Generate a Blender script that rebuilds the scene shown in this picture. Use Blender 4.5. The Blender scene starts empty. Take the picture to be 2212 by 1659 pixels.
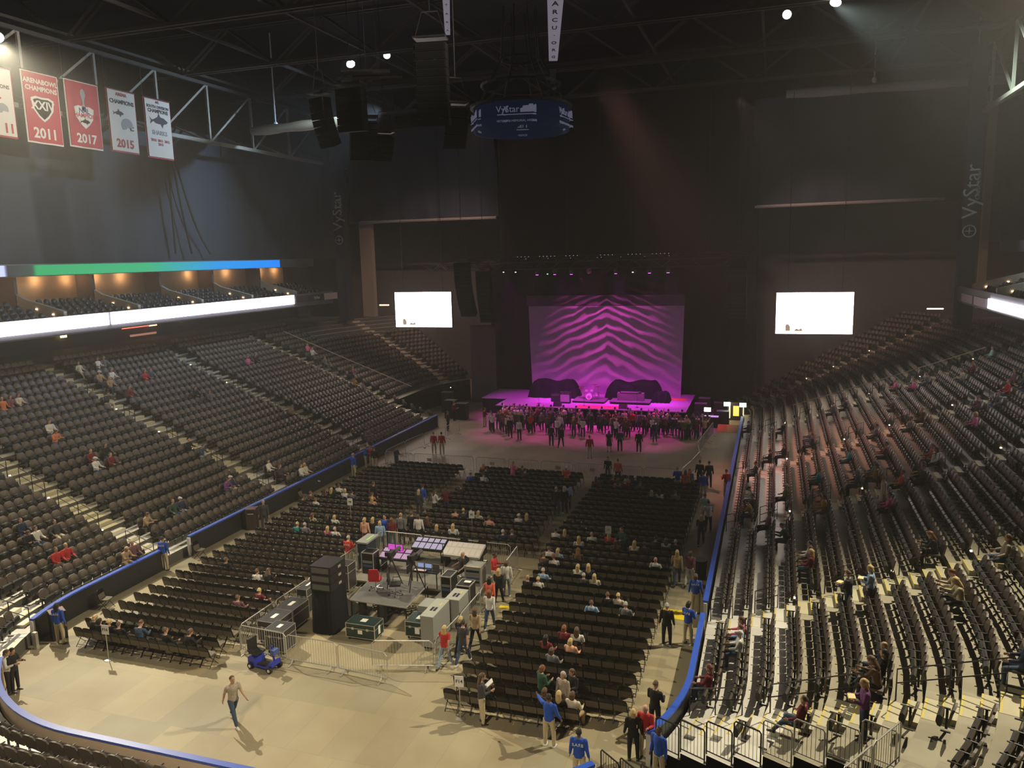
import bpy, math, random
import numpy as np
from mathutils import Vector, Matrix
R=math.radians; PI=math.pi
SC=bpy.context.scene; COL=SC.collection
rnd=random.Random(7)
# ---------------------------------------------------------------- camera
F,YAW,PITCH,ROLL=1698.77,0.32296,0.161068,-0.0243776
CAM=np.array([15.2112,-16.2852,14.8303])
_f=np.array([-math.sin(YAW)*math.cos(PITCH),math.cos(YAW)*math.cos(PITCH),-math.sin(PITCH)])
_r0=np.array([math.cos(YAW),math.sin(YAW),0.]); _u0=np.cross(_r0,_f)
_r=_r0*math.cos(ROLL)+_u0*math.sin(ROLL); _u=-_r0*math.sin(ROLL)+_u0*math.cos(ROLL)
cd=bpy.data.cameras.new('camera'); co=bpy.data.objects.new('camera',cd); COL.objects.link(co)
cd.sensor_width=36; cd.lens=F/2212*36; cd.clip_end=300
co.matrix_world=Matrix([[_r[0],_u[0],-_f[0],CAM[0]],[_r[1],_u[1],-_f[1],CAM[1]],[_r[2],_u[2],-_f[2],CAM[2]],[0,0,0,1]])
SC.camera=co
def ray(px,py): return _f+(px-1106)/F*_r-(py-829.5)/F*_u
def at(px,py,z=0.):
    d=ray(px,py); t=(z-CAM[2])/d[2]; return CAM+t*d
def atx(px,py,x):
    d=ray(px,py); t=(x-CAM[0])/d[0]; return CAM+t*d
def aty(px,py,y):
    d=ray(px,py); t=(y-CAM[1])/d[1]; return CAM+t*d
def proj(P):
    d=np.asarray(P,float)-CAM; z=d@_f; return 1106+F*(d@_r)/z,829.5-F*(d@_u)/z,z
# ---------------------------------------------------------------- render look, world, haze, lights
SC.view_settings.view_transform='Standard'; SC.view_settings.look='None'
SC.view_settings.gamma=1; SC.view_settings.exposure=0.0
cy=SC.cycles
cy.use_denoising=True; cy.max_bounces=4; cy.diffuse_bounces=2; cy.glossy_bounces=2; cy.transmission_bounces=2
cy.volume_bounces=0; cy.transparent_max_bounces=4; cy.use_adaptive_sampling=True; cy.adaptive_threshold=0.04
cy.sample_clamp_indirect=4; cy.caustics_reflective=False; cy.caustics_refractive=False
w=bpy.data.worlds.new('world'); SC.world=w; w.use_nodes=True
w.node_tree.nodes['Background'].inputs[0].default_value=(.55,.62,.8,1)
w.node_tree.nodes['Background'].inputs[1].default_value=0.006
def lamp(name,kind,loc,energy,color=(1,1,1),target=None,size=.3,angle=60,blend=.6,nodes=None):
    l=bpy.data.lights.new(name,kind); o=bpy.data.objects.new(name,l); COL.objects.link(o); o.location=loc
    l.energy=energy; l.color=color
    if kind=='SPOT': l.spot_size=R(angle); l.spot_blend=blend; l.shadow_soft_size=size
    elif kind=='POINT': l.shadow_soft_size=size
    elif kind=='AREA': l.shape='RECTANGLE'; l.size=size[0]; l.size_y=size[1]
    if target is not None: o.rotation_euler=(Vector(target)-Vector(loc)).to_track_quat('-Z','Y').to_euler()
    return o
WARM=(1.,.86,.60)
_A=atx(0,95,-28.2); LA_=(float(_A[0]),float(_A[1]),float(_A[2])); LB_=(28.0,LA_[1]-.5,LA_[2])
lamp('house_or_fill_light','SPOT',LA_,58000,(1,.88,.62),(1,1,0),.2,60,.9)
lamp('house_or_fill_light','SPOT',LB_,50000,(1,.88,.62),(9,1.0,0),.2,60,.85)
lamp('house_or_fill_light','SPOT',(25.5,14,27.2),36000,(1,.86,.6),(-17,15,2),.2,46,.9)  # added fill spot, brightens the left stand
lamp('house_or_fill_light','SPOT',(25.5,12,27.2),90000,(1,.88,.75),(-29.3,18,23.5),.2,26,.8)  # added spot, lights the banner fronts only
lamp('house_or_fill_light','SPOT',(18.2,38,29.3),65000,(.8,1,.95),(33,42,22),.25,62,.9)
lamp('house_or_fill_light','SPOT',(-16.5,41,29.8),5000,(.85,1,.92),(-26,45,20),.25,60,.9)
lamp('house_or_fill_light','SPOT',(-17,47,27.5),13000,(.55,.74,1),(-33.5,32,18),.25,95,.9)  # added bluish fill, tints the left curtain
lamp('fill_light','SPOT',(-26,-2,31),18000,(1,.86,.66),(-14,14,2),3,50,1)
lamp('fill_light','SPOT',(4,-24,30),28000,(1,.84,.62),(2,4,0),2.,38,1)
lamp('moving_light','SPOT',(1.,53,29.5),42000,(1,.42,.33),(17.5,34.5,1.5),1.2,27,1.)
lamp('moving_light','SPOT',(-10,52,27),8000,(1,.62,.5),(-23,67,9),.2,60,.9)  # added reddish fill for the far left wall, pier and haze
lamp('moving_light','SPOT',(12,52,27),8000,(1,.6,.52),(23,66,9),.2,60,.9)  # added reddish fill for the far right corner and haze
lamp('moving_light','SPOT',(-4,50,29),2000,(1,.45,.36),(-9,38,0),.3,50,1)
# ---------------------------------------------------------------- materials
MATS={}
def mat(name,c=(.5,.5,.5),rough=.7,metal=0.,em=None,es=0.,noise=0.,scale=3.,bump=0.,spec=None):
    if name in MATS: return MATS[name]
    m=bpy.data.materials.new(name); MATS[name]=m; m.use_nodes=True; nt=m.node_tree; b=nt.nodes['Principled BSDF']
    b.inputs['Base Color'].default_value=(*c,1); b.inputs['Roughness'].default_value=rough; b.inputs['Metallic'].default_value=metal
    if spec is not None: b.inputs['Specular IOR Level'].default_value=spec
    if em: b.inputs['Emission Color'].default_value=(*em,1); b.inputs['Emission Strength'].default_value=es
    if noise or bump:
        tc=nt.nodes.new('ShaderNodeTexCoord'); n=nt.nodes.new('ShaderNodeTexNoise'); n.inputs['Scale'].default_value=scale; n.inputs['Detail'].default_value=4
        nt.links.new(tc.outputs['Object'],n.inputs['Vector'])
        if noise:
            mx=nt.nodes.new('ShaderNodeMix'); mx.data_type='RGBA'
            mx.inputs[6].default_value=tuple(x*(1-noise) for x in c)+(1,); mx.inputs[7].default_value=tuple(min(1,x*(1+noise)) for x in c)+(1,)
            nt.links.new(n.outputs[0],mx.inputs[0]); nt.links.new(mx.outputs[2],b.inputs['Base Color'])
        if bump:
            bp=nt.nodes.new('ShaderNodeBump'); bp.inputs['Strength'].default_value=bump; nt.links.new(n.outputs[0],bp.inputs['Height']); nt.links.new(bp.outputs[0],b.inputs['Normal'])
    return m
BLK=mat('black paint',(.012,.012,.013),.45); BLKCLOTH=mat('black drape',(.010,.010,.012),.95,spec=.1)
STEEL=mat('galvanised steel',(.55,.54,.50),.38,.55); ALU=mat('aluminium deck',(.74,.72,.66),.42,.15,noise=.10,scale=2)
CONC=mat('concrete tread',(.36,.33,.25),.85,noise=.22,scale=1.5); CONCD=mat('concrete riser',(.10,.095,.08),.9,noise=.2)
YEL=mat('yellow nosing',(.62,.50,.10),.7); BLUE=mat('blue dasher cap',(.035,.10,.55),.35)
DASH=mat('black dasher panel',(.012,.013,.015),.5); DASHW=mat('cream dasher back',(.70,.55,.40),.7,noise=.08)
SEATB=mat('brown seat shell',(.105,.082,.060),.55); SEATP=mat('brown seat pad',(.075,.06,.042),.6); ARM=mat('black seat arm',(.010,.010,.010),.5)
CH=mat('black chair steel',(.008,.008,.009),.18,.2); CHB=mat('dark chair padding',(.12,.10,.07),.55)
PAPER=mat('white paper',(.8,.8,.76),.8); RUBBER=mat('rubber',(.015,.015,.015),.8)
CASE=mat('black case laminate',(.035,.034,.034),.4); CASEE=mat('aluminium case edge',(.60,.58,.52),.35,.6); GREEN=mat('green case laminate',(.012,.035,.028),.4)
GREY=mat('grey plastic case',(.28,.29,.27),.5); DECK=mat('grey deck board',(.10,.10,.095),.6,noise=.35,scale=3)
LED=mat('white led screen',(.0,.0,.0),.5,em=(.93,.88,1.),es=9); SCREEN=mat('video screen',(.0,.0,.0),.5,em=(1,.93,.84),es=7)
BEIGE=mat('beige wall',(.45,.34,.22),.8,noise=.06); WHITE=mat('white paint',(.7,.7,.68),.6)
# ---------------------------------------------------------------- mesh helpers
class MB:
    def __init__(s): s.v=[]; s.f=[]; s.m=[]
    def add(s,v,f,m=0):
        o=len(s.v); s.v.extend([tuple(map(float,p)) for p in v]); s.f.extend([tuple(o+i for i in q) for q in f]); s.m.extend([m]*len(f)); return s
    def box(s,c,d,m=0,rz=0.,M=None):
        x,y,z=[k/2 for k in d]; vs=[Vector((a*x,b*y,e*z)) for a in(-1,1) for b in(-1,1) for e in(-1,1)]
        if M is not None: vs=[M@v for v in vs]
        if rz: q=Matrix.Rotation(rz,3,'Z'); vs=[q@v for v in vs]
        c=Vector(c); vs=[v+c for v in vs]
        return s.add(vs,[(0,1,3,2),(4,6,7,5),(0,4,5,1),(2,3,7,6),(0,2,6,4),(1,5,7,3)],m)
    def box2(s,a,b,m=0): return s.box([(i+j)/2 for i,j in zip(a,b)],[abs(j-i) for i,j in zip(a,b)],m)
    def tube(s,pts,r,n=6,m=0,cap=True):
        pts=[Vector(p) for p in pts]; rs=r if isinstance(r,(list,tuple)) else [r]*len(pts); rings=[]; N=None
        for i,p in enumerate(pts):
            t=(pts[min(i+1,len(pts)-1)]-pts[max(i-1,0)]).normalized()
            if N is None: N=t.orthogonal().normalized()
            else: N=(N-t*N.dot(t)).normalized()
            B=t.cross(N); rings.append([p+(N*math.cos(2*PI*k/n)+B*math.sin(2*PI*k/n))*rs[i] for k in range(n)])
        vs=[v for g in rings for v in g]; fs=[(i*n+k,i*n+(k+1)%n,(i+1)*n+(k+1)%n,(i+1)*n+k) for i in range(len(pts)-1) for k in range(n)]
        if cap: fs+=[tuple(range(n-1,-1,-1)),tuple((len(pts)-1)*n+k for k in range(n))]
        return s.add(vs,fs,m)
    def lathe(s,prof,n=16,c=(0,0,0),m=0,M=None):
        vs=[]
        for r,z in prof:
            for k in range(n):
                v=Vector((r*math.cos(2*PI*k/n),r*math.sin(2*PI*k/n),z))
                if M is not None: v=M@v
                vs.append(v+Vector(c))
        fs=[(i*n+k,i*n+(k+1)%n,(i+1)*n+(k+1)%n,(i+1)*n+k) for i in range(len(prof)-1) for k in range(n)]
        fs+=[tuple(range(n-1,-1,-1)),tuple((len(prof)-1)*n+k for k in range(n))]
        return s.add(vs,fs,m)
    def prism(s,poly,a,b,M,m=0):   # poly in local xy, z from a to b, M places it
        n=len(poly); vs=[M@Vector((x,y,a)) for x,y in poly]+[M@Vector((x,y,b)) for x,y in poly]
        return s.add(vs,[tuple(range(n-1,-1,-1)),tuple(range(n,2*n))]+[(i,(i+1)%n,n+(i+1)%n,n+i) for i in range(n)],m)
    def mesh(s,name,mats,smooth=False):
        me=bpy.data.meshes.new(name); me.from_pydata(s.v,[],s.f)
        for m in (mats if isinstance(mats,(list,tuple)) else [mats]): me.materials.append(m)
        if any(s.m): me.polygons.foreach_set('material_index',s.m)
        if smooth: me.polygons.foreach_set('use_smooth',[True]*len(me.polygons))
        me.update(); return me
    def obj(s,name,mats,parent=None,smooth=False,loc=None): return link(name,s.mesh(name,mats,smooth),parent,loc)
def link(name,data,parent=None,loc=None):
    o=bpy.data.objects.new(name,data); COL.objects.link(o)
    if parent is not None: o.parent=parent
    if loc is not None: o.location=loc
    return o
def tag(o,label=None,cat=None,group=None,kind=None):
    if label: o['label']=label
    if cat: o['category']=cat
    if group: o['group']=group
    if kind: o['kind']=kind
    return o
def thing(name,label,cat,loc=(0,0,0),rz=0.,group=None):
    o=link(name,None,None,loc); o.rotation_euler=(0,0,rz); o.empty_display_size=.2; return tag(o,label,cat,group)
def struct(o): o['kind']='structure'; return o
def dup(root,loc,rz,label=None,cat=None,group=None):
    r=root.copy(); COL.objects.link(r); r.location=loc; r.rotation_euler=(0,0,rz)
    if label: r['label']=label
    if group: r['group']=group
    for ch in root.children:
        c=ch.copy(); COL.objects.link(c); c.parent=r
        for g in ch.children:
            d=g.copy(); COL.objects.link(d); d.parent=c
    return r
def arr_mesh(name,groups,mats):
    """one mesh out of many transformed copies of templates; group=(verts,faces,mat indices,T) with T rows x,y,z,rz"""
    VS=[];LVS=[];LSS=[];MS=[];off=0
    for tv,tf,mi,T in groups:
        T=np.asarray([t[:4] for t in T],float).reshape(-1,4); N=len(T)
        if N==0: continue
        tv=np.asarray(tv,float); nv=len(tv); c=np.cos(T[:,3])[:,None]; s=np.sin(T[:,3])[:,None]
        V=np.stack([c*tv[:,0]-s*tv[:,1]+T[:,0:1],s*tv[:,0]+c*tv[:,1]+T[:,1:2],tv[:,2]+T[:,2:3]],-1).reshape(-1,3)
        ls=np.array([len(f) for f in tf]); lv=np.concatenate([np.array(f) for f in tf])
        VS.append(V); LVS.append((lv[None,:]+(np.arange(N)*nv)[:,None]).ravel()+off); LSS.append(np.tile(ls,N)); MS.append(np.tile(np.array(mi),N)); off+=len(V)
    V=np.concatenate(VS); LV=np.concatenate(LVS); LS=np.concatenate(LSS)
    me=bpy.data.meshes.new(name); me.vertices.add(len(V)); me.vertices.foreach_set('co',V.astype(np.float32).ravel())
    me.loops.add(len(LV)); me.loops.foreach_set('vertex_index',LV.astype(np.int32)); st=np.concatenate([[0],np.cumsum(LS)[:-1]]); me.polygons.add(len(LS))
    me.polygons.foreach_set('loop_start',st.astype(np.int32)); me.polygons.foreach_set('loop_total',LS.astype(np.int32)); me.polygons.foreach_set('material_index',np.concatenate(MS).astype(np.int32))
    for m in mats: me.materials.append(m)
    me.update(calc_edges=True); return me
def textmesh(name,txt,size,m,ext=.004,align='CENTER',bold=0.):
    c=bpy.data.curves.new(name,'FONT'); c.body=txt; c.size=size; c.extrude=ext; c.align_x=align; c.align_y='CENTER'; c.offset=bold*size; c.resolution_u=2
    o=bpy.data.objects.new(name,c); COL.objects.link(o); dg=bpy.context.evaluated_depsgraph_get(); dg.update()
    me=bpy.data.meshes.new_from_object(o.evaluated_get(dg)); bpy.data.objects.remove(o); me.materials.clear(); me.materials.append(m); return me
def frame(o,ex,ey,ez):  # 4x4 from origin and axes
    ex,ey,ez=[Vector(v).normalized() for v in(ex,ey,ez)]; o=Vector(o)
    return Matrix(((ex.x,ey.x,ez.x,o.x),(ex.y,ey.y,ez.y,o.y),(ex.z,ey.z,ez.z,o.z),(0,0,0,1)))
ORD=['zeroth','first','second','third','fourth','fifth','sixth','seventh','eighth','ninth','tenth','eleventh','twelfth','thirteenth','fourteenth','fifteenth','sixteenth','seventeenth','eighteenth','nineteenth']
def ordn(n):
    if n<20: return ORD[n]
    t=n//10; u=n%10; T=['','','twenty','thirty','forty','fifty','sixty','seventy','eighty','ninety'] if t<10 else None
    if T is None: return '%dth'%n
    return (T[t][:-1]+'ieth') if u==0 else T[t]+'-'+ORD[u]
# ---------------------------------------------------------------- haze
nt=w.node_tree; vs=nt.nodes.new('ShaderNodeVolumeScatter'); vs.inputs['Color'].default_value=(1,1,1,1); vs.inputs['Density'].default_value=.0009; vs.inputs['Anisotropy'].default_value=.5
nt.links.new(vs.outputs[0],nt.nodes['World Output'].inputs['Volume'])
# ---------------------------------------------------------------- arena shell
W,RC,LEN=12.95,8.5,61.
ROWZ=[.52,.75,1.06,1.40,1.78,2.15]+[2.15+.335*k for k in range(1,19)]   # 24 rows
NR=24
def rowd(k): return .15+.82*(k-1)     # front edge of row k (1-based)
def bdist(x,y):
    qx=abs(x)-(W-RC); qy=max(RC-y,y-(LEN-RC))
    return math.hypot(qx,qy)-RC if qx>0 and qy>0 else max(qx,qy)-RC
def bz(d):
    k=(d-.15)/.82+1; k=int(max(1,min(NR,math.floor(k)))); return ROWZ[k-1]
def bowl(px,py,h=0.):
    d=ray(px,py)
    for t in np.linspace(5,120,6000):
        P=CAM+t*d; dd=bdist(P[0],P[1])
        if dd>0 and P[2]<=np.interp((dd-.15)/.82+1,range(1,NR+1),ROWZ)+h:
            return P,dd
    return P,dd
# outline path parametrised by segments: list of (x,y,nx,ny)
def outline(d,a0=None,a1=None):
    """offset outline from far left (beyond the straight) round the near end to far right"""
    P=[]
    for a in np.arange(145,180,5): P.append((-(W-RC)+(RC+d)*math.cos(R(a)),LEN-RC+(RC+d)*math.sin(R(a))))
    P.append((-W-d,LEN-RC)); P.append((-W-d,47.)); P.append((-W-d,RC))
    for a in np.arange(185,270.1,5): P.append((-(W-RC)+(RC+d)*math.cos(R(a)),RC+(RC+d)*math.sin(R(a))))
    for a in np.arange(270,355.1,5): P.append(((W-RC)+(RC+d)*math.cos(R(a)),RC+(RC+d)*math.sin(R(a))))
    P.append((W+d,RC)); P.append((W+d,47.)); P.append((W+d,LEN-RC))
    for a in np.arange(5,36,5): P.append(((W-RC)+(RC+d)*math.cos(R(a)),LEN-RC+(RC+d)*math.sin(R(a))))
    return P
NP=len(outline(1)); A_R0=7+3+18+ (18-8) # helpers
def seg_ok(i,k):
    # vomitory at the near right corner: outline indices for angles 320-335 deg cut for rows 1-8
    return not (TUN[0]<=i<TUN[1] and k<=8)
base=7+3+18; TUN=(base+10,base+13)   # near-right arc angles 320..335
g=MB(); deck=MB()
tops=[outline(rowd(k)) for k in range(1,NR+2)]
for k in range(1,NR+1):
    z=ROWZ[k-1]; zp=ROWZ[k-2] if k>1 else 0.; a=tops[k-1]; b=tops[k]; t=deck if k<=4 else g
    for i in range(NP-1):
        if not seg_ok(i,k): continue
        if i<8 and k<=5 : continue      # rows one to five stop at y=47 on the left
        p,q,r,s_=a[i],a[i+1],b[i+1],b[i]
        t.add([(*p,z),(*q,z),(*r,z),(*s_,z)],[(0,3,2,1)],0)
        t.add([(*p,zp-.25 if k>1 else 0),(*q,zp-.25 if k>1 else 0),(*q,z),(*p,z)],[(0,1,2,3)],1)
# closing walls of the vomitory and of the stand ends
for i in (TUN[0],TUN[1]):
    for k in range(1,9):
        p,q=tops[k-1][i],tops[k][i]; g.add([(*p,0),(*q,0),(*q,ROWZ[k-1]),(*p,ROWZ[k-1])],[(0,1,2,3)],2)
for i in (0,NP-1):
    for k in range(1 if i else 6,NR+1):
        p,q=tops[k-1][i],tops[k][i]; g.add([(*p,0),(*q,0),(*q,ROWZ[k-1]),(*p,ROWZ[k-1])],[(0,1,2,3)],2)
for k in range(1,6):
    p,q=tops[k-1][8],tops[k][8]; g.add([(*p,0),(*q,0),(*q,ROWZ[k-1]),(*p,ROWZ[k-1])],[(0,1,2,3)],2)
for i in range(TUN[0],TUN[1]):
    p,q=tops[8][i],tops[8][i+1]; g.add([(*p,0),(*q,0),(*q,ROWZ[8]),(*p,ROWZ[8])],[(0,1,2,3)],2)
for i in range(0,8):
    p,q=tops[5][i],tops[5][i+1]; g.add([(*p,0),(*q,0),(*q,ROWZ[5]),(*p,ROWZ[5])],[(0,1,2,3)],2)
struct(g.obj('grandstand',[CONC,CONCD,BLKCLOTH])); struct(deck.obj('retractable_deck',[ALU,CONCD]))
# floor
fm=mat('arena floor cover',(.3,.26,.17),.55); nt=fm.node_tree; b=nt.nodes['Principled BSDF']
tc=nt.nodes.new('ShaderNodeTexCoord'); mp=nt.nodes.new('ShaderNodeMapping'); mp.inputs['Rotation'].default_value=(0,0,0)
br=nt.nodes.new('ShaderNodeTexBrick'); br.inputs['Scale'].default_value=1; br.inputs['Brick Width'].default_value=1.22; br.inputs['Row Height'].default_value=2.44; br.inputs['Mortar Size'].default_value=.004
br.inputs['Color1'].default_value=(.40,.345,.225,1); br.inputs['Color2'].default_value=(.31,.285,.20,1); br.inputs['Mortar'].default_value=(.26,.22,.14,1); br.inputs['Bias'].default_value=0
n1=nt.nodes.new('ShaderNodeTexNoise'); n1.inputs['Scale'].default_value=.35; n1.inputs['Detail'].default_value=5
mx=nt.nodes.new('ShaderNodeMix'); mx.data_type='RGBA'; mx.blend_type='MULTIPLY'; mx.inputs[0].default_value=.75
cr=nt.nodes.new('ShaderNodeValToRGB'); cr.color_ramp.elements[0].position=.35; cr.color_ramp.elements[0].color=(.72,.66,.58,1); cr.color_ramp.elements[1].position=.68; cr.color_ramp.elements[1].color=(1.,1.,1.,1)
nt.links.new(tc.outputs['Object'],mp.inputs[0]); nt.links.new(mp.outputs[0],br.inputs[0]); nt.links.new(tc.outputs['Object'],n1.inputs['Vector'])
nt.links.new(n1.outputs[0],cr.inputs[0]); nt.links.new(br.outputs[0],mx.inputs[6]); nt.links.new(cr.outputs[0],mx.inputs[7]); nt.links.new(mx.outputs[2],b.inputs['Base Color'])
struct(MB().add([(-45,-30,0),(45,-30,0),(45,86,0),(-45,86,0)],[(0,1,2,3)]).obj('floor',fm))
# dasher boards with blue cap (open gates where the photo shows them)
def arcpts(cx,cy,a0,a1,n=14,r=RC): return [(cx+r*math.cos(R(a)),cy+r*math.sin(R(a))) for a in np.linspace(a0,a1,n)]
def wallstrip(mb,pts,z0,z1,th,m=0,closed=False):
    """vertical wall along pts of thickness th to the outside"""
    L=[]
    for i,p in enumerate(pts):
        q=pts[min(i+1,len(pts)-1)]; o=pts[max(i-1,0)]; t=Vector((q[0]-o[0],q[1]-o[1])).normalized(); n=Vector((t.y,-t.x)); L.append((Vector(p)+n*th/2,Vector(p)-n*th/2))
    for i in range(len(L)-1):
        a,b_=L[i]; c,d=L[i+1]; vs=[(a.x,a.y,z0),(b_.x,b_.y,z0),(b_.x,b_.y,z1),(a.x,a.y,z1),(c.x,c.y,z0),(d.x,d.y,z0),(d.x,d.y,z1),(c.x,c.y,z1)]
        fs=[(0,4,7,3),(1,2,6,5),(3,7,6,2),(0,1,5,4)]
        if i==0: fs.append((0,3,2,1))
        if i==len(L)-2: fs.append((4,5,6,7))
        mb.add(vs,fs,m)
cx=W-RC
runs=[[(-W,46.7),(-W,15.0)],[(-W,13.2),(-W,8.5)]+arcpts(-cx,RC,181,201,6),
      arcpts(-cx,RC,222,270,14)+arcpts(cx,RC,270,319,14),
      arcpts(cx,RC,334,360,8)+[(W,13.0)],[(W,14.1),(W,51.2)]]
labs=['long black dasher board with blue cap before the left stand','short black dasher board with blue cap curving at the left corner','curved cream-backed dasher board with blue cap across the near end','blue-capped dasher board curving below the near right stand','long blue-capped dasher board along the right stand']
for run,lb in zip(runs,labs):
    t=thing('dasher_board',lb,'rink board',(*run[0],0),group=None); loc=Vector((*run[0],0))
    pr=[(p[0]-loc.x,p[1]-loc.y) for p in run]
    m1=MB(); wallstrip(m1,pr,0,1.02,.10,0); o=m1.obj('board_panel',DASHW if 'cream' in lb else DASH,t)
    m2=MB(); wallstrip(m2,pr,1.02,1.09,.20,0); m2.obj('cap_rail',BLUE,t)
    for e in (pr[0],pr[-1]): MB().box((e[0],e[1],.5),(.13,.13,1.0)).obj('end_post',WHITE,t)
# aisle steps ----------------------------------------------------------
LA=[13.5,24.,35.,46.]; RA=[12.9,23.4,34.,45.]
def arcdir(cx_,cy_,a): return (cx_,cy_,math.cos(R(a)),math.sin(R(a)))
AIS=[('L',y,(-W,y),(-1,0)) for y in LA]+[('R',y,(W,y),(1,0)) for y in RA]
for cx_,cy_,a in ((-cx,RC,195),(cx,RC,345),(-cx,RC,232),(cx,RC,300),(-cx,LEN-RC,158),(cx,LEN-RC,22)):
    AIS.append(('A',a,(cx_+RC*math.cos(R(a)),cy_+RC*math.sin(R(a))),(math.cos(R(a)),math.sin(R(a)))))
st=MB()
for nm,v,p,n in AIS:
    ang=math.atan2(n[1],n[0])
    for k in range(1,NR):
        if nm=='A' and v==158 and k<6: continue
        zc=ROWZ[k-1]; zn=ROWZ[k]; d=rowd(k+1)-.20
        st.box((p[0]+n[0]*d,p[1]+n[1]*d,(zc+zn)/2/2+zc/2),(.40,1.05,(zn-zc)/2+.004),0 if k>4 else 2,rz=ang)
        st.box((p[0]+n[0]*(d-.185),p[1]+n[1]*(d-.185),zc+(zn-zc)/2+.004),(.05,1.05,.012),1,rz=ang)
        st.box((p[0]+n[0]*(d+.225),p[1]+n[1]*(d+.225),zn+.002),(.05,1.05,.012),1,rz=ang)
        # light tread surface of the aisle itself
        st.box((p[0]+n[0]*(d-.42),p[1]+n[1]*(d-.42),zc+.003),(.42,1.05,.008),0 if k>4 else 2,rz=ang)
struct(st.obj('aisle_steps',[mat('pale concrete step',(.52,.48,.34),.8,noise=.12),YEL,ALU]))
# ---------------------------------------------------------------- stadium seats
def outl_poly(pts,h): return [(x,h(x,z),z) for x,z in pts]
def seat_parts(simple=False,down=False):
    P={}
    o=[(-.21,.42),(-.25,.56),(-.25,.74),(-.20,.86),(-.08,.91),(.08,.91),(.20,.86),(.25,.74),(.25,.56),(.21,.42)]
    if simple: o=[(-.21,.42),(-.25,.60),(-.24,.78),(-.13,.90),(.13,.90),(.24,.78),(.25,.60),(.21,.42)]
    h=lambda x,z:-.02-(z-.4)*.22-.06*(.06-x*x)/.06*.5
    n=len(o); F_=[(x,h(x,z)+.03,z) for x,z in o]; B_=[(x,h(x,z)-.025,z) for x,z in o]
    m=MB(); m.add(F_+B_,[tuple(range(n)),tuple(range(2*n-1,n-1,-1))]+[((i+1)%n,i,n+i,n+(i+1)%n) for i in range(n)]); P['backrest']=m
    m=MB(); pts=[(.13,.36),(.10,.44),(.10,.62),(.15,.67),(.22,.63),(.24,.48),(.20,.38)]
    if simple: pts=[(.10,.36),(.06,.60),(.12,.64),(.18,.44)]
    if down: pts=[(.03,.40),(.03,.45),(.40,.48),(.45,.45),(.43,.40)]
    k=len(pts); m.add([(-.22,y,z) for y,z in pts]+[(.22,y,z) for y,z in pts],[tuple(range(k-1,-1,-1)),tuple(range(k,2*k))]+[(i,(i+1)%k,k+(i+1)%k,k+i) for i in range(k)])
    if not down: m.m=[1,1]+[1 if (simple and i in(2,3)) or (not simple and i>=3) else 0 for i in range(k)]
    P['seat_pad']=m
    m=MB(); m.box((.265,.13,.62),(.036,.30,.026)); P['armrest']=m
    if simple: m.box((.265,.03,.35),(.022,.04,.54))
    else: m.box((.265,.05,.35),(.03,.06,.54)); m.box((.265,.06,.012),(.05,.22,.024))
    return P
simp=seat_parts(True); tv=[];tf=[];tm=[]
for i,(nm,m) in enumerate(simp.items()):
    o=len(tv); tv+=m.v; tf+=[tuple(o+j for j in f) for f in m.f]; tm+=[i if not q else 2 for q in m.m] if i==1 else [i]*len(m.f)
def flat(P_):
    a,b_,c=[],[],[]
    for i,(nm,m) in enumerate(P_.items()):
        o=len(a); a+=m.v; b_+=[tuple(o+j for j in f) for f in m.f]; c+=[i]*len(m.f)
    return a,b_,c
dv_,df_,dm_=flat(seat_parts(True,True))
SEATS=[]   # x,y,z,rz,row,section key,index
def aisle_near(x,y):
    for nm,v,p,n in AIS:
        dx,dy=x-p[0],y-p[1]
        if dx*n[0]+dy*n[1]>-.5 and abs(dx*n[1]-dy*n[0])<.80: return True
    return False
for k in range(1,NR):
    d=rowd(k)+.66; P=outline(d); z=ROWZ[k-1]; acc=.1; sec=0; idx=0; gap=True
    for i in range(NP-1):
        a,b_=Vector(P[i]),Vector(P[i+1]); L=(b_-a).length; t=(b_-a)/L; n=Vector((t.y,-t.x)) # outward? fixed below
        c=Vector((0,0)) ; mid=(a+b_)/2
        if (mid-Vector((max(-cx,min(cx,mid.x)),max(RC,min(LEN-RC,mid.y))))).dot(n)<0: n=-n
        while acc<L:
            q=a+t*acc; acc+=.53
            bad=aisle_near(q.x,q.y) or (TUN[0]-.6<=i<TUN[1]+.2 and k<=9) or (i<8 and k<=5) or (k>18 and i<7)
            # gate openings beside rink level portals
            if bad:
                if not gap: sec+=1; idx=0; gap=True
                continue
            gap=False; idx+=1
            u,v,dep=proj((q.x,q.y,z+.6))
            if dep>1 and -60<u<2272 and v<1720: SEATS.append((q.x,q.y,z,math.atan2(-n.y,-n.x)-PI/2,k,sec,idx,dep,u,v))
        acc-=L
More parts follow.
